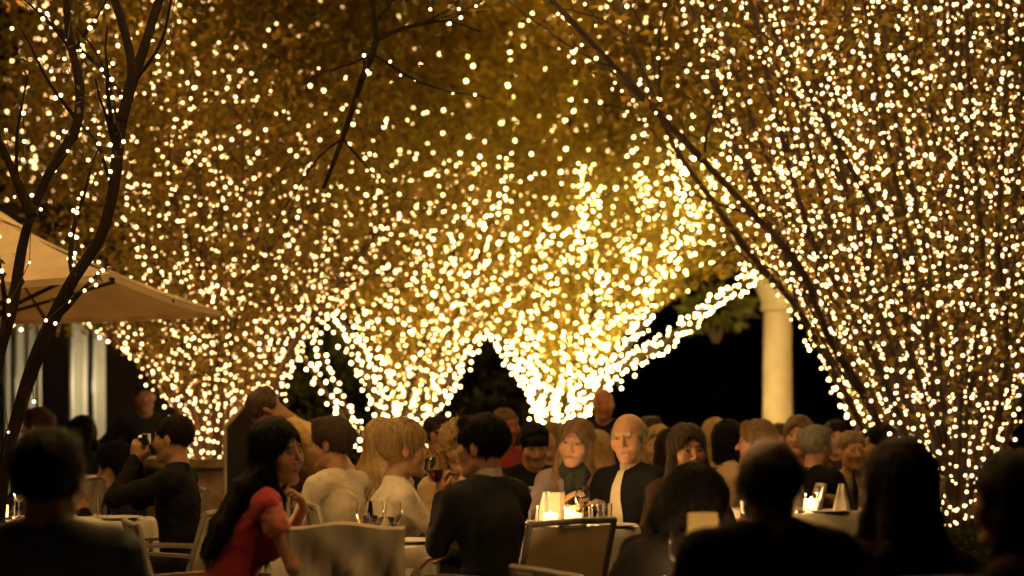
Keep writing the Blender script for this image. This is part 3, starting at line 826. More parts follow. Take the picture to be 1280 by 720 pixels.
# unseen lit boughs out of frame, added to light the diners and parasol
tree('tall lit tree beside the terrace whose boughs spread over the tables', 'unseen fairy lights added overhead to brighten the tables', (-420,7.2),
     [([(-420,922,7.2),(-400,500,7.2),(-300,100,7.2),(-80,-180,7.1),(250,-330,7.0),(600,-420,7.0),(950,-400,7.0)], .10,.02,1.0),
      ([(-300,100,7.2),(-100,-120,7.8),(200,-200,8.4),(500,-250,8.7),(800,-260,8.8),(1050,-240,8.8)], .06,.015,1.0),
      ([(-300,100,7.2),(-200,-200,6.4),(150,-420,6.1),(550,-560,6.0),(900,-560,6.0)], .06,.015,1.0),
      ([(-300,100,7.2),(-250,-60,9.5),(-60,-140,10.6),(200,-160,11.2),(550,-150,11.6),(900,-150,11.6),(1150,-140,11.4)], .07,.015,1.0),
      ([(-300,100,7.2),(-260,-30,9.8),(-120,-60,11.0),(60,-60,12.2),(180,-50,12.8)], .06,.015,3.0)],  # extra bough of lights added over the parasol to brighten its canvas
     330, dens=40, tdens=24, t0=.35, twl=(.5,1.1), seed=41, leafn=3, bulb_r=.0150, maxz=5.3, clip=True, toppy=None, below=-30)
# back row: the crowns that close the view above
def backtree(px, Y, label, llabel, seed, pts, ntw=300, leafn=16, td=5, bmat='bulb_warm', lc=(.32,.225,.03)):
    gy = HOR+CH*F/Y
    lim = [([(px,gy,Y),(px+(x-px)*.05,440,Y)]+[(px+(x-px)*.5,310,Y)]+[(x,y,Y) for x,y in [(xx,yy)]+([(xx+(xx-px)*.3, yy-110)])], .09,.015,.0) for (xx,yy) in pts for x in [xx]]
    return tree(label, llabel, (px,Y), lim, ntw, dens=3, tdens=td, t0=.5, twl=(.8,1.9), seed=seed, leafn=leafn, leafsz=.085, spread=.24, bulb_r=.015, maxz=7.0, group='lit trees of the back row', bmat=bmat, leafcol=lc)
backtree(275, 19.5, 'leafy tree of the back row rising between the left and the fan-shaped lit trees', 'scattered fairy lights high above the left dark arch', 21, [(300,180),(350,120),(420,90),(480,150),(330,240),(450,210)], 330, td=3.2)
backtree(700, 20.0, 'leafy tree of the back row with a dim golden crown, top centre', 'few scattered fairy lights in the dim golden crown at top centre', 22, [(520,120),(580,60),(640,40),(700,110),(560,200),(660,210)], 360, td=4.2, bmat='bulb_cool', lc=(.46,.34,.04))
backtree(708, 20.3, 'leafy tree of the back row behind the crossing limbs right of centre', 'fairy lights in the leafy crown right of centre at the top', 23, [(760,150),(820,80),(900,60),(980,120),(790,230),(930,240)], 360, td=5.5)
backtree(150, 19.0, 'leafy dim tree of the back row above the parasol', 'scattered fairy lights in the dim crown above the parasol', 24, [(40,200),(110,130),(190,90),(230,200),(80,60),(250,60)], 250, td=7, leafn=8)
backtree(1130, 18.5, 'leafy tree of the back row behind the stems of the right-hand tree', 'fairy lights far behind the stems of the right-hand tree', 25, [(1060,200),(1120,120),(1180,100),(1060,80),(1150,260)], 220, td=4.5)

# night garden behind the arches
def bush(name, label, c, rad, n, size, col, seed, cat='bush', group=None, m='leafd', stem=True):
    r = np.random.default_rng(seed); root = empty(name, (c[0], c[1], 0), 0, label, cat, group)
    v = r.normal(size=(n,3)); v /= np.linalg.norm(v, axis=1)[:, None]
    lump = 1+.22*np.sin(v[:,0]*5+seed)*np.sin(v[:,2]*6+seed*2)+.14*np.sin(v[:,1]*11+v[:,2]*9)
    P = v*(r.uniform(.55,1.0,(n,1))**.5)*lump[:, None]*np.array(rad)+np.array((0,0,c[2])); P = P[P[:,2] > .02]
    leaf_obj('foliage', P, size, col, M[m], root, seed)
    s = MB()
    for k in range(5):
        a = k*1.3+seed; s.tube([(0,0,max(0,c[2]-rad[2]*1.5)),(math.cos(a)*rad[0]*.2,math.sin(a)*rad[1]*.2,c[2]*.5 if c[2] < 2 else c[2]-.2),(math.cos(a)*rad[0]*.5,math.sin(a)*rad[1]*.5,c[2])], [.04,.03,.015], 6)
    s.build('stem', M['bark'], root); return root
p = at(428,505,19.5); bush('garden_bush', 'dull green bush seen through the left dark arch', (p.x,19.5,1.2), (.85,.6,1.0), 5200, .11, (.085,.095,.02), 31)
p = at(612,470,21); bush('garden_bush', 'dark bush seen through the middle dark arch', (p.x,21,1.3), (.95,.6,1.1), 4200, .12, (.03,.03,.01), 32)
p = at(895,380,18); bush('climbing_plant', 'leafy spray hanging beside the cream column', (p.x,18,2.42), (.38,.3,.22), 420, .11, (.10,.11,.03), 33, 'plant')
for i,(px,w) in enumerate(((100,6),(640,6),(1150,6))):
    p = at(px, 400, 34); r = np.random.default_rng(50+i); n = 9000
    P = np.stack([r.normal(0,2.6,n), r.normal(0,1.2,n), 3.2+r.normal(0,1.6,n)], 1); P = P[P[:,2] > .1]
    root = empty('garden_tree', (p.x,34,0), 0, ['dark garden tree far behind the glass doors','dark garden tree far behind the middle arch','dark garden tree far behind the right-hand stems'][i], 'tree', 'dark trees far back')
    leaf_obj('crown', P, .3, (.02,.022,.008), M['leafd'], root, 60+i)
    s = MB(); s.tube([(0,0,0),(.1,0,2),(0,.1,4)], [.2,.15,.06], 8); s.build('trunk', M['bark'], root)

# cream column
YCOL = 18.6
p = at(972, 520, YCOL); zc = at(0, 386, YCOL).z
t = empty('column', (p.x, YCOL, 0), 0, 'cream painted column with flared capital standing behind the diners', 'column')
s = MB(); s.lathe([(.165,.18),(.162,1.0),(.155,1.7),(.146,zc)], 28); s.build('shaft', M['cream'], t)
s = MB(); s.lathe([(.0,zc+.36),(.27,zc+.36),(.27,zc+.30),(.24,zc+.24),(.19,zc+.12),(.17,zc+.05),(.18,zc+.02),(.18,zc-.02),(.146,zc-.03)], 28); s.build('capital', M['cream'], t)
s = MB(); s.lathe([(.0,0),(.24,0),(.24,.09),(.20,.12),(.19,.17),(.166,.19)], 28); s.build('base', M['cream'], t)
s = MB(); s.box((0,0,0), (6.5,.22,.30), 0, .01); o = s.build('pergola_beam', M['cream'], loc=(p.x+3.1, YCOL, zc+.52)); tag(o, 'cream beam resting on the column, half hidden by the crowns', 'beam')

# building with glass doors at the left
YB = 16.5
def bx_(px, Y=YB): return at(px, 0, Y).x
t = empty('garden_pavilion', (bx_(60), YB, 0), 0, 'dark low building with lit glass doors at the left', 'building')
ox = bx_(60)
def wallbox(s, x0, x1, z0, z1, y=YB, d=.2): s.box(((x0+x1)/2-ox, y-YB, (z0+z1)/2), (x1-x0, d, z1-z0))
s = MB()
x0 = bx_(-190); xa = bx_(17); xb = bx_(139); x1 = bx_(232); zt = 2.45
wallbox(s, xb, x1, 0, 3.1); wallbox(s, x0, xb, zt, 3.1, d=.198); wallbox(s, x0, xa-.5, 0, zt, d=.196)
s.box((x0-ox+.1, 2.1, 1.55), (.2, 4.0, 3.1)); s.box((x1-ox-.1, 2.1, 1.55), (.2, 4.0, 3.1)); s.box(((x0+x1)/2-ox, 4.2, 1.55), (x1-x0, .2, 3.1))
s.build('wall', M['wall'], t, smooth=False)
s = MB(); s.box(((x0+x1)/2-ox, 2.0, 3.2), (x1-x0+.5, 4.8, .16)); s.build('roof', M['wall'], t, smooth=False)
xs = [xa-.5, bx_(60), bx_(84), xb]
for k,(u0,u1) in enumerate(((xa-.5, bx_(59)), (bx_(84), xb))):
    s = MB()
    for e in (u0, u1): s.box((e-ox, -.02, zt/2), (.07,.09,zt))
    s.box(((u0+u1)/2-ox, -.02, zt-.04), (u1-u0-.07,.088,.08)); s.box(((u0+u1)/2-ox, -.02, .06), (u1-u0-.07,.088,.12))
    s.box(((u0+u1)/2-ox+(.02 if k else .1), -.02, zt/2), (.035,.086,zt-.2))
    fr = s.build('glass_door', M['dark'], t, smooth=False)
    s = MB(); s.box(((u0+u1)/2-ox, .0, zt/2), (u1-u0-.05,.012,zt-.1)); s.build('pane', M['glass'], fr, smooth=False)
s = MB(); u0, u1 = bx_(60)+.01, bx_(83); s.box(((u0+u1)/2-ox, -.01, zt/2), (u1-u0,.16,zt)); s.build('door_post', M['dark'], t, smooth=False)
s = MB(); s.grid(lambda u,v: (x0-ox+.3+u*(xb-x0+.2), .75+.035*math.sin(u*150)+.02*math.sin(u*61), .02+v*2.36), 260, 2); o = s.build('curtain', M['curtain'], loc=(ox,YB,0)); tag(o, 'pale curtain hanging behind the lit glass doors', 'curtain')
# lamps inside, behind the doors
for k,xx in enumerate((bx_(71.5,16.9), bx_(152,16.9))):
    t2 = empty('table_lamp', (xx, YB+.40, 0), 0, ['standing lamp glowing inside behind the right glass door','standing lamp glowing inside behind the left glass door'][k], 'lamp', 'lamps inside the glass doors')
    s = MB(); s.lathe([(0,0),(.14,0),(.14,.02),(.015,.03),(.012,1.1)], 16); s.build('base', M['dark'], t2)
    L = bpy.data.lights.new('lamp_bulb', 'POINT'); L.energy = 7; L.color = (1,.80,.50); L.shadow_soft_size = .06
    lo = bpy.data.objects.new('lamp_bulb', L); C.objects.link(lo); lo.parent = t2; lo.location = (0,0,1.62)
    s = MB(); s.lathe([(.13,1.12),(.08,1.34)], 20); s.build('lamp_shade', M['dark'], t2)

# stone planter round the left tree
p = at(268,0,YT); t = empty('stone_planter', (p.x, YT, 0), 0, 'round stone planter wall at the foot of the left lit tree', 'planter')
s = MB(); s.lathe([(.62,0),(.60,.93),(.50,.93),(.50,.7),(0,.7)], 40); s.build('wall', M['stone'], t)
s = MB(); s.lathe([(.66,.932),(.66,1.0),(.47,1.0),(.47,.932),(.66,.932)], 40); s.build('coping', M['stone'], t)
p = at(1193,0,YR); t = empty('low_hedge_planter', (p.x, YR-.3, 0), 0, 'low dark hedge round the foot of the right-hand tree', 'hedge')
r = np.random.default_rng(77); n = 9000; P = np.stack([r.uniform(-.8,.8,n), r.uniform(-.5,.5,n), r.uniform(.05,.50,n)+.05*np.sin(r.uniform(0,9,n))], 1)
leaf_obj('foliage', P, .06, (.05,.06,.02), M['leafd'], t, 78)
s = MB(); s.box((0,0,.2), (1.5,.9,.4), 0, .05); s.build('soil_box', M['wall'], t)

# parasol
A = at(-20,262,11.9); Nn_ = at(141,343,10.0); Rr = at(278,390,12.3); Ff = Rr+(Vector((-1.9,1.0,0))*1.5); Ff.z = 2.08; Ll = Nn_+(Ff-Rr); Ll.z = 2.12
base = Vector((A.x, A.y, 0)); t = empty('parasol', base, 0, 'large beige canvas parasol with four sloping panels at the left', 'parasol')
cs = [Nn_-base, Rr-base, Ff-base, Ll-base]; Aa = A-base
def cf(u, v):
    q = u*4; i = int(q) % 4 if q < 4 else 3; f = q-i; e = cs[i].lerp(cs[(i+1)%4], f)
    p = Aa.lerp(e, v); p.z -= .05*math.sin(v*math.pi)*(1-.0*f)+.02*math.sin(f*math.pi)*v; return p
s = MB(); s.grid(cf, 48, 10, .004); s.build('canopy', M['canvas'], t)
s = MB(); s.grid(lambda u,v: (cf(u,.995)+Vector((0,0,-.003-.035*v))), 48, 1, .003); s.build('valance', M['canvas'], t)
s = MB(); s.grid(lambda u,v: Aa+(cf(u,.16)-Aa)*(.2+v*.9)+Vector((0,0,.05-.03*v)), 48, 2, .003); s.build('vent_cap', M['canvas'], t)
for k,e in enumerate(cs):
    s = MB(); s.tube([Aa+Vector((0,0,-.06)), Aa.lerp(e,.5)+Vector((0,0,-.085)), e+Vector((0,0,-.03))], .014, 8); rb = s.build('rib', M['dark'], t)
    s = MB(); s.tube([Vector((0,0,1.98)), Aa.lerp(e,.55)+Vector((0,0,-.10))], .011, 8); s.build('strut', M['dark'], rb)
for k in range(4):
    e = cs[k].lerp(cs[(k+1)%4], .5)
    s = MB(); s.tube([Aa+Vector((0,0,-.06)), e+Vector((0,0,-.04))], .012, 8); rb = s.build('rib', M['dark'], t)
    s = MB(); s.tube([Vector((0,0,1.98)), Aa.lerp(e,.55)+Vector((0,0,-.10))], .014, 8); s.build('strut', M['dark'], rb)
s = MB(); s.lathe([(.028,0),(.028,Aa.z-.03)], 16); s.build('pole', M['chairmetal'], t)
s = MB(); s.lathe([(0,0),(.32,0),(.32,.07),(.06,.10),(.05,.28),(.03,.3)], 28); s.build('base', M['stone'], t)
s = MB(); s.lathe([(.045,1.93),(.05,1.96),(.05,2.02),(.045,2.05),(.029,2.05),(.029,1.93),(.045,1.93)], 16); s.build('runner', M['dark'], t)

# ------------------------------------------------------------------ tables
def table(px, Y, r, label, clabel, drop=.55, pleat=14, amp=.03, z=.75, seed=0, ctilt=None):
    c = at(px, 0, Y)
    t = empty('round_table', (c.x, Y, 0), 0, label, 'table', 'round tables under cloths')
    s = MB(); s.lathe([(0,z-.03),(r,z-.03),(r,z-.005),(0,z-.005)], 40); s.build('tabletop', M['dark'], t)
    s = MB(); s.lathe([(0,0),(.26,0),(.26,.02),(.04,.05),(.035,z-.03)], 24); s.build('pedestal', M['dark'], t)
    rr = random.Random(seed+5); ph = [rr.uniform(0,6) for _ in range(4)]
    def cf(u, v):
        a = u*2*math.pi
        if v < .35: q = v/.35; return (math.cos(a)*r*q, math.sin(a)*r*q, 0)
        q = (v-.35)/.65
        fold = amp*(math.sin(a*pleat+ph[0])*.6+math.sin(a*(pleat*.6//1+1)+ph[1])*.6+.3*math.sin(a*3+ph[2]))
        sq = .06*abs(math.cos(2*a))
        rad = r+.012*min(q*8,1)+fold*q**.8+.05*q*q
        return (math.cos(a)*rad, math.sin(a)*rad, -drop*max(q-.03,0)-.004*min(1,q*10)-(sq*q))
    s = MB(); s.grid(cf, 180, 26)
    o = s.build('tablecloth', M['linen'], loc=(c.x, Y, z+.004)); tag(o, clabel, 'tablecloth', 'white tablecloths'); return Vector((c.x, Y, z+.006))
def put(o, loc, rz=0): o.location = loc; o.rotation_euler = (0,0,rz); return o
_pr = {}
def proto(kind, fn):
    if kind not in _pr: _pr[kind] = fn(); return _pr[kind]
    return copy_tree(_pr[kind])
def mk_tumbler():
    s = MB(); s.lathe([(0,.0),(.030,.0),(.036,.115),(.0335,.115),(.028,.012),(0,.012)], 24); return s.build('glass_tumbler', M['glass'])
def mk_wine():
    t = empty('wine_glass', (0,0,0))
    s = MB(); s.lathe([(0,.004),(.034,.002),(.034,.0),(0,0)], 24); s.build('foot', M['glass'], t)
    s = MB(); s.lathe([(.006,.004),(.004,.02),(.0038,.08),(.006,.088)], 12); s.build('stem', M['glass'], t)
    s = MB(); s.lathe([(0,.088),(.022,.096),(.036,.125),(.038,.15),(.031,.20),(.0298,.20),(.0365,.15),(.0345,.127),(.02,.10),(0,.092)], 28); s.build('bowl', M['glass'], t)
    return t
def mk_candle():
    t = empty('tea_light', (0,0,0))
    s = MB(); s.lathe([(0,0),(.030,0),(.036,.02),(.037,.075),(.034,.075),(.032,.008),(0,.008)], 24); s.build('holder', M['wax'], t)
    s = MB(); s.lathe([(0,.035),(.012,.04),(.013,.055),(.006,.075),(0,.092)], 12); s.build('flame', M['flame'], t)
    L = bpy.data.lights.new('candle_light', 'POINT'); L.energy = 2.2; L.color = (1,.58,.22); L.shadow_soft_size = .02
    o = bpy.data.objects.new('candle_light', L); C.objects.link(o); o.parent = t; o.location = (0,0,.11); return t
def mk_plate():
    s = MB(); s.lathe([(0,.004),(.075,.006),(.125,.018),(.127,.015),(.08,.0),(0,0)], 36); return s.build('plate', M['ceramic'])
def mk_menu():
    s = MB(); s.grid(lambda u,v: ((u-.5)*.085, .05*abs(u-.5), v*.17), 8, 2, .003); return s.build('folded_menu', M['paper'], smooth=False)
def mk_napkin():
    s = MB(); s.grid(lambda u,v: (math.cos(u*6.283)*(.055-.045*v+.01*math.sin(u*25)), math.sin(u*6.283)*(.055-.045*v+.01*math.sin(u*25)), v*.17), 60, 8); return s.build('folded_napkin', M['linen'])
def mk_basket():
    t = empty('bread_basket', (0,0,0)); s = MB(); s.lathe([(0,0),(.09,0),(.125,.06),(.118,.06),(.085,.008),(0,.008)], 32); s.build('basket', M['basket'], t)
    rr = random.Random(4)
    for k in range(4):
        s = MB(); a = k*1.6; b = Vector((math.cos(a)*.05, math.sin(a)*.05, .06)); d = Vector((math.cos(a+1), math.sin(a+1), .3))*.06
        s.tube([b-d, b-d*.6, b, b+d*.6, b+d], [.008,.026,.032,.026,.008], 10); s.build('bread_roll', M['bread'], t)
    return t
def mk_bottle():
    s = MB(); s.lathe([(0,0),(.033,0),(.035,.01),(.035,.13),(.03,.16),(.013,.20),(.012,.24),(.015,.245),(.015,.255),(0,.255)], 24); return s.build('dark_bottle', M['plastic'])
def item(kind, fn, loc, off, label, cat, group=None, rz=0):
    o = proto(kind, fn); tag(o, label, cat, group)
    if group is None and 'group' in o: del o['group']
    put(o, loc+Vector(off), rz); return o
g1 = 'drinking glasses on the tables'; g2 = 'candles on the tables'
T1 = table(688, 9.25, .47, 'round table under white cloth in the middle, lit by two candles', 'white cloth over the candlelit middle table', pleat=9, amp=.028, seed=1)
T2 = table(428, 7.95, .40, 'round table behind the linen-backed chair, with many glasses', 'white cloth over the table behind the linen-backed chair', seed=2)
T3 = table(92, 9.9, .45, 'round table at the left in front of the man with the camera', 'dim white cloth over the left table', seed=3)
T4 = table(1003, 10.8, .46, 'round table at the right with bread basket, behind the balding man', 'pleated white cloth over the right-hand table', pleat=26, amp=.016, seed=4)
T5 = table(862, 5.9, .40, 'dark near table with wine glass in front of the woman reading', 'cloth over the dark near table with the wine glass', seed=5)
def onT(px, Y, T): v = at(px, 0, Y); v.z = T.z; return v
Z0 = (0,0,0)
item('candle', mk_candle, onT(688,9.02,T1), Z0, 'left of the two glowing candles on the middle table', 'candle', g2)
item('candle', mk_candle, onT(718,9.0,T1), Z0, 'right of the two glowing candles on the middle table', 'candle', g2)
item('tumbler', mk_tumbler, onT(666,9.05,T1), Z0, 'water glass left of the candles on the middle table', 'glass', g1)
item('tumbler', mk_tumbler, onT(744,9.1,T1), Z0, 'water glass right of the candles near the plate', 'glass', g1)
item('tumbler', mk_tumbler, onT(757,9.25,T1), Z0, 'rearmost water glass at the right of the middle table', 'glass', g1)
item('menu', mk_menu, onT(700,9.3,T1), Z0, 'pale folded menu card standing behind the candles', 'menu', None, .5)
item('napkin', mk_napkin, onT(683,9.38,T1), Z0, 'pale folded napkin standing left of the menu card on the middle table', 'napkin')
item('plate', mk_plate, onT(765,9.08,T1), Z0, 'white plate at the right rim of the middle table', 'plate')
for k,(px,Y,rz) in enumerate(((700,8.98,.3),(735,9.4,1.2),(672,9.3,0))):
    item('plate', mk_plate, onT(px,Y,T1), Z0, ['white plate in front of the candles on the middle table','white plate before the woman in lilac-grey','white plate before the man in the suit, on the middle table'][k], 'plate')
item('wine', mk_wine, onT(728,9.32,T1), Z0, 'wine glass behind the right candle on the middle table', 'glass', g1)
item('basket', mk_basket, onT(712,9.55,T1), Z0, 'bread basket at the back of the middle table', 'basket')
item('tumbler', mk_tumbler, onT(1024,10.6,T4), Z0, 'glass between the candle and the bread basket on the right-hand table', 'glass', g1)
item('napkin', mk_napkin, onT(1052,10.5,T4), Z0, 'white napkin at the right of the right-hand table', 'napkin')
cl = mk_candle()
tag(cl, 'small candle hidden behind the folded menu card on the middle table', 'candle', g2); put(cl, onT(706,9.42,T1))
for k,(px,Y,kd,lb) in enumerate(((456,7.72,'w','tall wine glass standing leftmost among the glasses behind the linen-backed chair'),(470,7.78,'w','second wine glass from the left behind the linen-backed chair'),(483,7.85,'t','tumbler between the wine glasses behind the linen-backed chair'),(463,7.98,'t','tumbler at the back of the glasses behind the linen-backed chair'),(492,7.72,'w','rightmost wine glass behind the linen-backed chair'))):
    item('wine' if kd == 'w' else 'tumbler', mk_wine if kd == 'w' else mk_tumbler, onT(px,Y,T2), Z0, lb, 'glass', g1)
item('basket', mk_basket, onT(432,8.0,T2), Z0, 'dark basket of bread on the table behind the linen-backed chair', 'basket')
item('candle', mk_candle, onT(411,7.80,T2), Z0, 'low candle beside the bread basket behind the linen-backed chair', 'candle', g2)
item('plate', mk_plate, onT(515,7.95,T2), Z0, 'white plate near the sleeve of the woman in white', 'plate')
item('tumbler', mk_tumbler, onT(12,9.8,T3), Z0, 'glass at the left edge, lit warmly behind the man in grey-blue', 'glass', g1)
item('wine', mk_wine, onT(24,9.9,T3), Z0, 'wine glass at the left edge beside a lit tumbler', 'glass', g1)
item('candle', mk_candle, onT(2,9.85,T3), Z0, 'candle at the left edge of the left table', 'candle', g2)
item('plate', mk_plate, onT(150,9.75,T3), Z0, 'white plate in front of the child in black', 'plate')
item('tumbler', mk_tumbler, onT(128,9.9,T3), Z0, 'glass in front of the child in black', 'glass', g1)
item('candle', mk_candle, onT(1014,10.55,T4), Z0, 'bright candle on the right-hand table beside the bread basket', 'candle', g2)
item('basket', mk_basket, onT(1042,10.8,T4), Z0, 'basket of bread on the pleated right-hand table', 'basket')
item('tumbler', mk_tumbler, onT(1000,10.45,T4), Z0, 'glass beside the candle on the right-hand table', 'glass', g1)
item('plate', mk_plate, onT(1035,10.45,T4), Z0, 'white plate in front of the bread basket on the right-hand table', 'plate')
item('bottle', mk_bottle, onT(1066,10.75,T4), Z0, 'dark bottle at the right rim of the right-hand table', 'bottle')
item('candle', mk_candle, onT(934,10.4,T4)+Vector((0,0,0)), (.0,0,0), 'candle just left of the balding man in front', 'candle', g2)
item('wine', mk_wine, onT(851,5.66,T5), Z0, 'wine glass on the near table, sparkling with reflected lights', 'glass', g1)
cn = item('candle', mk_candle, onT(884,6.10,T5), Z0, 'candle on the near table hidden behind the glowing menu', 'candle', g2)
for q in cn.children:
    if q.type == 'LIGHT': q.data = q.data.copy(); q.data.energy = 6
m_ = MB(); m_.grid(lambda u,v: ((u-.5)*.105, .02*abs(u-.5)*2-v*.03, v*.125), 10, 3, .002); mo = m_.build('menu_card', M['paper'], smooth=False, loc=at(879,687,5.98)); mo.rotation_euler = (R(-8), 0, R(6)); tag(mo, 'cream menu card glowing in candlelight below the bowed head', 'menu')
#@@PART3
# ------------------------------------------------------------------ loose chairs
A_ = R
c = make_chair(.43, 'linengrey', .87); p = at(435,0,7.05); put(c, (p.x, 7.05+.33, 0), 0); tag(c, 'chair with grey linen draped over its back, in front of the glasses', 'chair', 'patio chairs at the tables')
s = MB()
def drape(u, v):
    x = (u-.5)*.455; a = v*2-1
    z = .895-.01*math.cos(u*7)-.46*max(0, abs(v-.18)-.04)**.9*(1.0 if v > .18 else .9)
    y = -.345+(.028 if v < .16 else -.028 if v > .2 else 0)
    f = max(0, v-.2); y -= min(1,f*2.5)*(.016*math.sin(u*17+1+v*4)+.009*math.sin(u*37+v*7)+.018*math.sin((u-v*.7)*13))+f*.03
    return (x*(1+.03*v), y, z)
s.grid(drape, 60, 30, .003); o = s.build('draped_cloth', M['linengrey'], loc=(p.x, 7.05+.33, 0)); tag(o, 'grey linen cloth hanging in folds over the chair back', 'cloth')
c = make_chair(.50, 'palesling', .90); p = at(1232,0,5.9); put(c, (p.x, 5.9, 0), R(35)); tag(c, 'pale chair back beside the dark figure at the right edge', 'chair', 'patio chairs at the tables')
c = make_chair(.50, 'palesling', .86); p = at(196,0,8.7); put(c, (p.x, 8.7, 0), R(82)); tag(c, 'beige chair below the man with the camera', 'chair', 'patio chairs at the tables')

# ------------------------------------------------------------------ people
HAND = lambda sd, **k: dict(k)
from mathutils.bvhtree import BVHTree
def patch(root, part, rows, name, m):
    ch = [c for c in root.children if c.name.startswith(part)][0]; me = ch.data
    bv = BVHTree.FromPolygons([v.co[:] for v in me.vertices], [p.vertices[:] for p in me.polygons])
    V = []; n = 9
    for z, a, b in rows:
        for i in range(n):
            x = a+(b-a)*i/(n-1); h = bv.ray_cast(Vector((x, 1.2, z)), Vector((0,-1,0)), 2)
            V.append((x, (h[0].y if h[0] is not None else .1)+.010, z))
    Fs = [(r*n+i, r*n+i+1, (r+1)*n+i+1, (r+1)*n+i) for r in range(len(rows)-1) for i in range(n-1)]
    s = MB(); s.add(V, Fs); return s.build(name, m, root)
# near silhouettes
person(62,541,4.7,8,'broad-backed man in grey-blue shirt, nearest at the lower left', hair='short', hc='black', top=(.10,.12,.16), bulk=1.12, hs=1.06, nl=.130, h=.010, hero=False, lean=2, neck='crew')
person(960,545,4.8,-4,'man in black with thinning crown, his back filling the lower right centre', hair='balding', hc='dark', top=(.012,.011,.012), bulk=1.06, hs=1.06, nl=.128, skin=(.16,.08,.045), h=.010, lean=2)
person(1124,556,4.9,-14,'woman with long black hair in a dark red top, from behind', sex='f', hair='longfull', hc='black', top=(.10,.015,.02), sleeve='cap', hs=1.08, h=.010, lean=2, bulk=1.05, side=3)
person(1266,570,4.6,-60,'dark figure cut by the right edge of the picture', sex='f', hair='long', hc='black', top=(.03,.012,.01), hs=1.02, h=.010)
# left table
mi = person(216,520,9.3,-86,'man in black jacket holding a small camera up to his eye', hair='crop', hc='dark', top=(.010,.010,.011), lean=4, hyaw=8, hs=1.02, hero=True, bulk=1.05, skin=(.42,.22,.12),
       armL=dict(w=(-.05,.24,1.10), pole=(-.8,.1,-1), dir=(.1,-.1,1), palm=(.9,-.3,0), curl=.9, show=1), armR=dict(w=(.07,.26,1.08), pole=(.7,.1,-1), dir=(-.1,-.1,1), palm=(-.9,-.3,0), curl=.9, show=1))
ch = person(143,556,10.1,-118,'child in black with black hair bowing over the left table', hair='bob', hc='black', top=(.012,.012,.013), lean=14, hpitch=18, hs=.95, bulk=.8, hero=True, skin=(.46,.25,.15),
       armR=dict(w=(.10,.30,.78), pole=(.7,.1,-1), dir=(-.2,.2,1), palm=(-.8,0,.2), show=1))
person(46,512,12.4,-88,'brown-haired diner in profile before the left glass door', hair='short', hc='brown', top=(.02,.02,.02), h=.014, skin=(.55,.28,.2))
person(104,522,12.8,0,'dark-haired diner in dark clothes before the right glass door', hair='bob', sex='f', hc='black', top=(.02,.025,.02), h=.014)
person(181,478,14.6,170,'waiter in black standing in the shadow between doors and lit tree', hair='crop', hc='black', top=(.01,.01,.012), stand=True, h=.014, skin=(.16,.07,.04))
# woman in red and table with glasses
person(347,528,7.2,72,'woman with long dark hair in a crimson dress leaning to the right', sex='f', lean=25, hyaw=46, hpitch=2, hroll=6, hair='longfull', hc='black', top=(.42,.03,.05), sleeve='none', neck='scoop', sleevecol=(.62,.20,.14), hs=1.06, hero=True, skin=(.52,.28,.17), bottom=(.06,.01,.02), extra='skirt',
       armL=dict(w=(-.12,.40,.94), pole=(-.5,.6,-1), dir=(.5,-.35,.8), palm=(.3,-.9,0), curl=.8, show=1), armR=dict(w=(.10,.47,.80), pole=(.6,-.3,-.9), dir=(-.1,1,0), palm=(-.2,0,-1), curl=.7, show=1))
person(414,524,8.95,-62,'brown-haired person in white shirt, seen from behind, facing left', sex='m', lean=8, hyaw=-12, hpitch=4, hair='short', hc='brown', top=(.66,.58,.44), hs=1.04, hero=True, bulk=1.02, skin=(.5,.27,.17))
person(506,527,8.55,76,'woman with short blond hair in white cardigan, in profile facing right', sex='f', lean=12, hyaw=4, hair='shortfull', hc='blond', top=(.74,.66,.50), hs=1.12, hero=True, bulk=1.18, skin=(.56,.33,.2),
       armL=dict(w=(-.10,.44,.82), pole=(-.6,-.2,-.9)), armR=dict(w=(.08,.46,.80), pole=(.6,-.3,-.9), dir=(-.3,1,.1), show=1))
mm = person(601,521,7.4,-52,'man in dark suit jacket turned away to the left', lean=7, hyaw=-16, hpitch=3, hair='short', hc='black', top=(.030,.032,.034), collar=(.62,.56,.48), chyaw=-44, chdx=.08, chsling='palesling', hs=1.05, hero=True, bulk=1.08, skin=(.5,.27,.16),
       armL=dict(w=(.04,.34,.98), pole=(-.25,.1,-1), dir=(.2,.2,1), palm=(.7,-.4,0), curl=1.0, show=1), armR=dict(w=(.12,.36,.72), pole=(.8,-.2,-.8)))
person(574,532,8.9,158,'woman with curly blond hair facing the man in the suit', sex='f', hair='curly', hc='blond', top=(.55,.40,.22), hs=1.0, hero=True, skin=(.6,.36,.22), hyaw=10, lean=8,
       armR=dict(w=(.10,.34,.95), pole=(.4,.5,-1), dir=(-.3,.0,1), palm=(-.8,-.2,0), show=1))
person(480,526,9.9,40,'blond head with long hair behind the woman in white cardigan', sex='f', hair='long', hc='blond', top=(.3,.2,.1), h=.013)
person(551,520,10.6,120,'brown-skinned balding man in black shirt between the white cardigan and the suit', hair='crop', hc='dark', top=(.010,.010,.012), skin=(.34,.16,.09), h=.013)
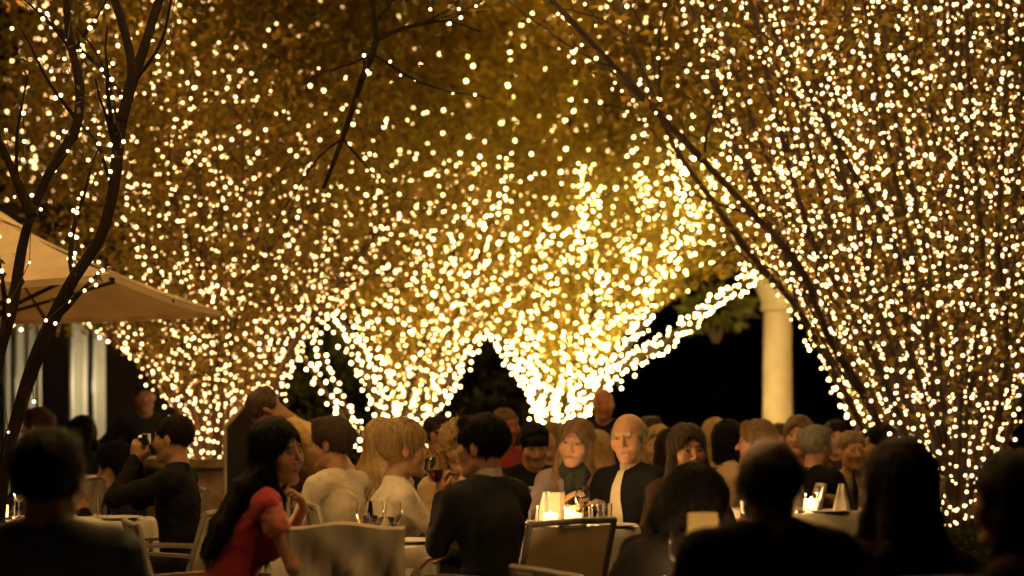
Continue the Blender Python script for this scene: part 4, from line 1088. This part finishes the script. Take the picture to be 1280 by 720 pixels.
# middle table
person(719,526,9.95,178,'woman with long blond hair in lilac-grey sweater facing us at the middle table', sex='f', lean=10, hyaw=18, hroll=-7, hpitch=2, hair='long', hc='sandy', top=(.27,.22,.25), extra='scarf', hs=1.08, hero=True, skin=(.60,.36,.24), bulk=1.05,
       armL=dict(w=(-.10,.30,.84), pole=(-.9,-.2,-.5), dir=(.9,.3,.1), palm=(.1,-.2,-1), show=1), armR=dict(w=(.08,.32,.86), pole=(.9,-.2,-.5), dir=(-.7,.3,.5), palm=(-.1,-.3,-1), show=1))
m8 = person(786,516,9.75,-132,'bald older man with silver sides, white shirt and black jacket at the middle table', lean=3, hyaw=-26, hroll=4, hpitch=3, hair='balding', hc='silver', top=(.010,.010,.012), collar=(.72,.62,.45), hs=1.16, hero=True, bulk=1.1, skin=(.58,.33,.19))
person(860,534,9.4,178,'brown-haired woman whose eyes show above the bowed black head', sex='f', hair='long', hc='brown', top=(.05,.03,.02), hs=1.08, hero=True, skin=(.58,.33,.2), hyaw=-12, extra=None)
person(868,588,6.6,62,'person with thick black hair bowing over the glowing menu', sex='f', lean=34, side=-2, hyaw=-6, hpitch=40, hroll=0, hair='bob', hc='black', top=(.012,.010,.010), hs=1.16, hero=True, bulk=1.3, chz=.86, armR=dict(w=(.16,.30,.80), pole=(.6,-.3,-.8), dir=(.2,.2,1), palm=(-.5,.8,0), show=1), skin=(.45,.2,.13))
zz = m8['H'][2]
patch(m8['root'], 'jacket', [(zz-.175-.04*k, -.025-.005*min(k,5), .022+.004*min(k,5)) for k in range(12)], 'shirt_front', cloth((.72,.62,.45)))
zz = ch['H'][2]
patch(ch['root'], 'shirt', [(zz-.30-.02*k, -.06+.012*(k%2), .05-.01*(k%3)) for k in range(5)], 'shirt_print', cloth((.6,.52,.36)))
# standing staff behind
person(334,486,9.9,-98,'waiter in mustard shirt and black apron bending forward', stand=True, lean=44, hpitch=60, hair='crop', hc='brown', top=(.55,.36,.09), bulk=1.15, skin=(.30,.13,.07), bottom=(.01,.01,.012), h=.012, armL=dict(w=(-.2,.62,.85)), armR=dict(w=(.15,.60,.85)))
# crowd behind
B = 'diners of the crowd at the back'
def far(px, pt, Y, yaw, label, **k): k.setdefault('h', .0135); person(px, pt, Y, yaw, label, B, **k)
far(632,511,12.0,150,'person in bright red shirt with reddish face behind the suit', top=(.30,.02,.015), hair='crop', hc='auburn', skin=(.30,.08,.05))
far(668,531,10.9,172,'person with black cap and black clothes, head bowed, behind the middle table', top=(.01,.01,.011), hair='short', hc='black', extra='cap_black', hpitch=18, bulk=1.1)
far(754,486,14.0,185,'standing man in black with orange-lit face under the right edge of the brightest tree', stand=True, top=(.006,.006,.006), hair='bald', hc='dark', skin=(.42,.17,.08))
far(748,540,12.4,10,'blond head of a diner between the lilac sweater and the bald man', sex='f', hair='long', hc='blond', top=(.4,.3,.16))
far(690,530,13.0,200,'fair-haired diner just under the brightest tree trunk', sex='f', hair='bob', hc='sandy', top=(.3,.2,.1))
far(813,522,13.2,160,'brown-haired diner right behind the bald man', hair='short', hc='brown', top=(.15,.08,.05))
far(822,534,12.0,195,'blond diner close behind the black jacket', sex='f', hair='bob', hc='blond', top=(.5,.35,.16))
far(838,540,11.4,20,'dark-haired diner left of the auburn head', sex='f', hair='long', hc='dark', top=(.04,.02,.02))
far(853,531,13.0,170,'auburn-haired diner above the brown-haired woman', hair='short', hc='auburn', top=(.2,.08,.04))
far(894,525,12.6,15,'pale blond head turned away, left of the dark bob', sex='f', hair='bob', hc='blond', top=(.45,.3,.15))
far(914,528,11.4,62,'dark bobbed woman in beige top leaning to the right', sex='f', hair='bob', hc='black', top=(.52,.36,.22), lean=14)
far(945,527,10.8,-85,'sandy-haired person with large orange-lit face in profile facing left', hair='short', hc='sandy', top=(.25,.12,.07), hs=1.12, skin=(.6,.32,.18))
far(974,531,13.2,185,'diner partly hidden before the foot of the cream column', hair='short', hc='brown', top=(.2,.1,.06))
far(998,522,11.8,-160,'light-brown haired woman in rose top standing out before the cream column', sex='f', hair='bob', hc='sandy', top=(.55,.22,.15), skin=(.58,.32,.2))
far(1021,534,11.5,55,'grey-haired man in black shirt facing right', hair='short', hc='grey', top=(.01,.01,.012), skin=(.55,.28,.17))
far(1044,527,13.4,180,'dim diner between grey-haired man and tan-faced man', hair='short', hc='dark', top=(.05,.03,.02))
far(1066,539,11.9,172,'tan-faced person in cream top facing us at the right-hand table', hair='crop', hc='sandy', top=(.58,.45,.25), hs=1.12, skin=(.6,.33,.19))
far(1099,532,12.3,-95,'dark-haired head beside the tan-faced person', hair='bob', sex='f', hc='black', top=(.03,.02,.02), hs=1.1)
far(1122,538,13.0,175,'diner behind the long black hair at the right', hair='short', hc='sandy', top=(.5,.3,.18))
far(400,533,12.4,170,'diner hidden mostly behind the brown-haired person in white', hair='short', hc='brown', top=(.1,.05,.03))

# camera in the man's hands, drink, print on the child's shirt
Hm = mi['H']
t = empty('camera', (Hm[0]-.135, Hm[1]-.02, Hm[2]+.005), R(90), 'small black camera held up by the man in black', 'camera')
s = MB(); s.box((0,0,0), (.10,.030,.062), 0, .006); s.build('body', M['plastic'], t)
s = MB(); s.lathe([(0,0),(.023,0),(.023,.022),(.018,.026),(0,.024)], 20); l = s.build('lens', M['chrome'], t); l.rotation_euler = (R(-90),0,0); l.location = (0,.015,0)
Lh = mm['arms'][-1]
t = item('wine', mk_wine, Vector((Lh[0]-.03, Lh[1]+.02, Lh[2]-.03)), Z0, 'dark drink glass held up by the man in the suit', 'glass', g1)
s = MB(); s.lathe([(0,.094),(.02,.102),(.033,.126),(.0355,.148),(0,.148)], 24); s.build('wine', M['wine'], t)

# dark panelled sign behind the woman in red
p = at(318,520,11.6); t = empty('menu_easel', (p.x, 11.6, 0), R(8), 'dark gabled menu board with pale wooden edging behind the woman in red', 'sign')
s = MB(); V = [(-.19,0,.6),(.22,0,.6),(.22,0,1.28),(.0,0,1.47),(-.19,0,1.26)]
V2 = [(x,.03,z) for x,y,z in V]; s.add(V+V2, [(0,1,2,3,4),(9,8,7,6,5)]+[((i+1)%5, i, i+5, (i+1)%5+5) for i in range(5)]); s.build('board', M['dark'], t, smooth=False)
s = MB(); s.tube([V[4],V[3],V[2],V[1]], .014, 8); s.tube([V[0],V[4]], .012, 8); s.build('edging', M['palesling'], t)
for x in (-.15,.18):
    s = MB(); s.tube([(x,.02,.62),(x,-.08,0)], .014, 8); s.build('leg', M['palesling'], t)

# ------------------------------------------------------------------ camera, world, render
cam = bpy.data.cameras.new('camera'); co = bpy.data.objects.new('scene_camera', cam); C.objects.link(co); S.camera = co
co.location = (0,0,CH); co.rotation_euler = (R(90),0,0)
cam.sensor_width = 36; cam.lens = F/1280*36; cam.shift_y = (HOR-360)/1280; cam.clip_end = 300; cam.clip_start = .1
cam.dof.use_dof = True; cam.dof.focus_distance = 8.6; cam.dof.aperture_fstop = cam.lens/1000/.042
w = bpy.data.worlds.new('World'); S.world = w; w.use_nodes = True; nt = w.node_tree; bg = nt.nodes['Background']
sk = nt.nodes.new('ShaderNodeTexSky'); sk.sky_type = 'NISHITA'; sk.sun_disc = False; sk.sun_elevation = R(-4); sk.sun_rotation = R(200)
nt.links.new(sk.outputs[0], bg.inputs['Color']); bg.inputs['Strength'].default_value = .012
S.view_settings.view_transform = 'Standard'; S.view_settings.look = 'None'; S.view_settings.gamma = 1; S.view_settings.exposure = .7; S.view_settings.use_curve_mapping = False
cy = S.cycles
cy.use_light_tree = True; cy.max_bounces = 6; cy.diffuse_bounces = 2; cy.glossy_bounces = 2; cy.transmission_bounces = 5; cy.transparent_max_bounces = 4
cy.caustics_reflective = False; cy.caustics_refractive = False; cy.sample_clamp_indirect = 3; cy.sample_clamp_direct = 0
cy.use_denoising = True; cy.denoiser = 'OPENIMAGEDENOISE'; cy.use_adaptive_sampling = False
try: cy.denoising_prefilter = 'ACCURATE'; cy.denoising_input_passes = 'RGB_ALBEDO_NORMAL'
except Exception: pass
print('TOTAL bulbs', NB, 'objects', len(bpy.data.objects), 'script s', round(time.time()-T0,1))
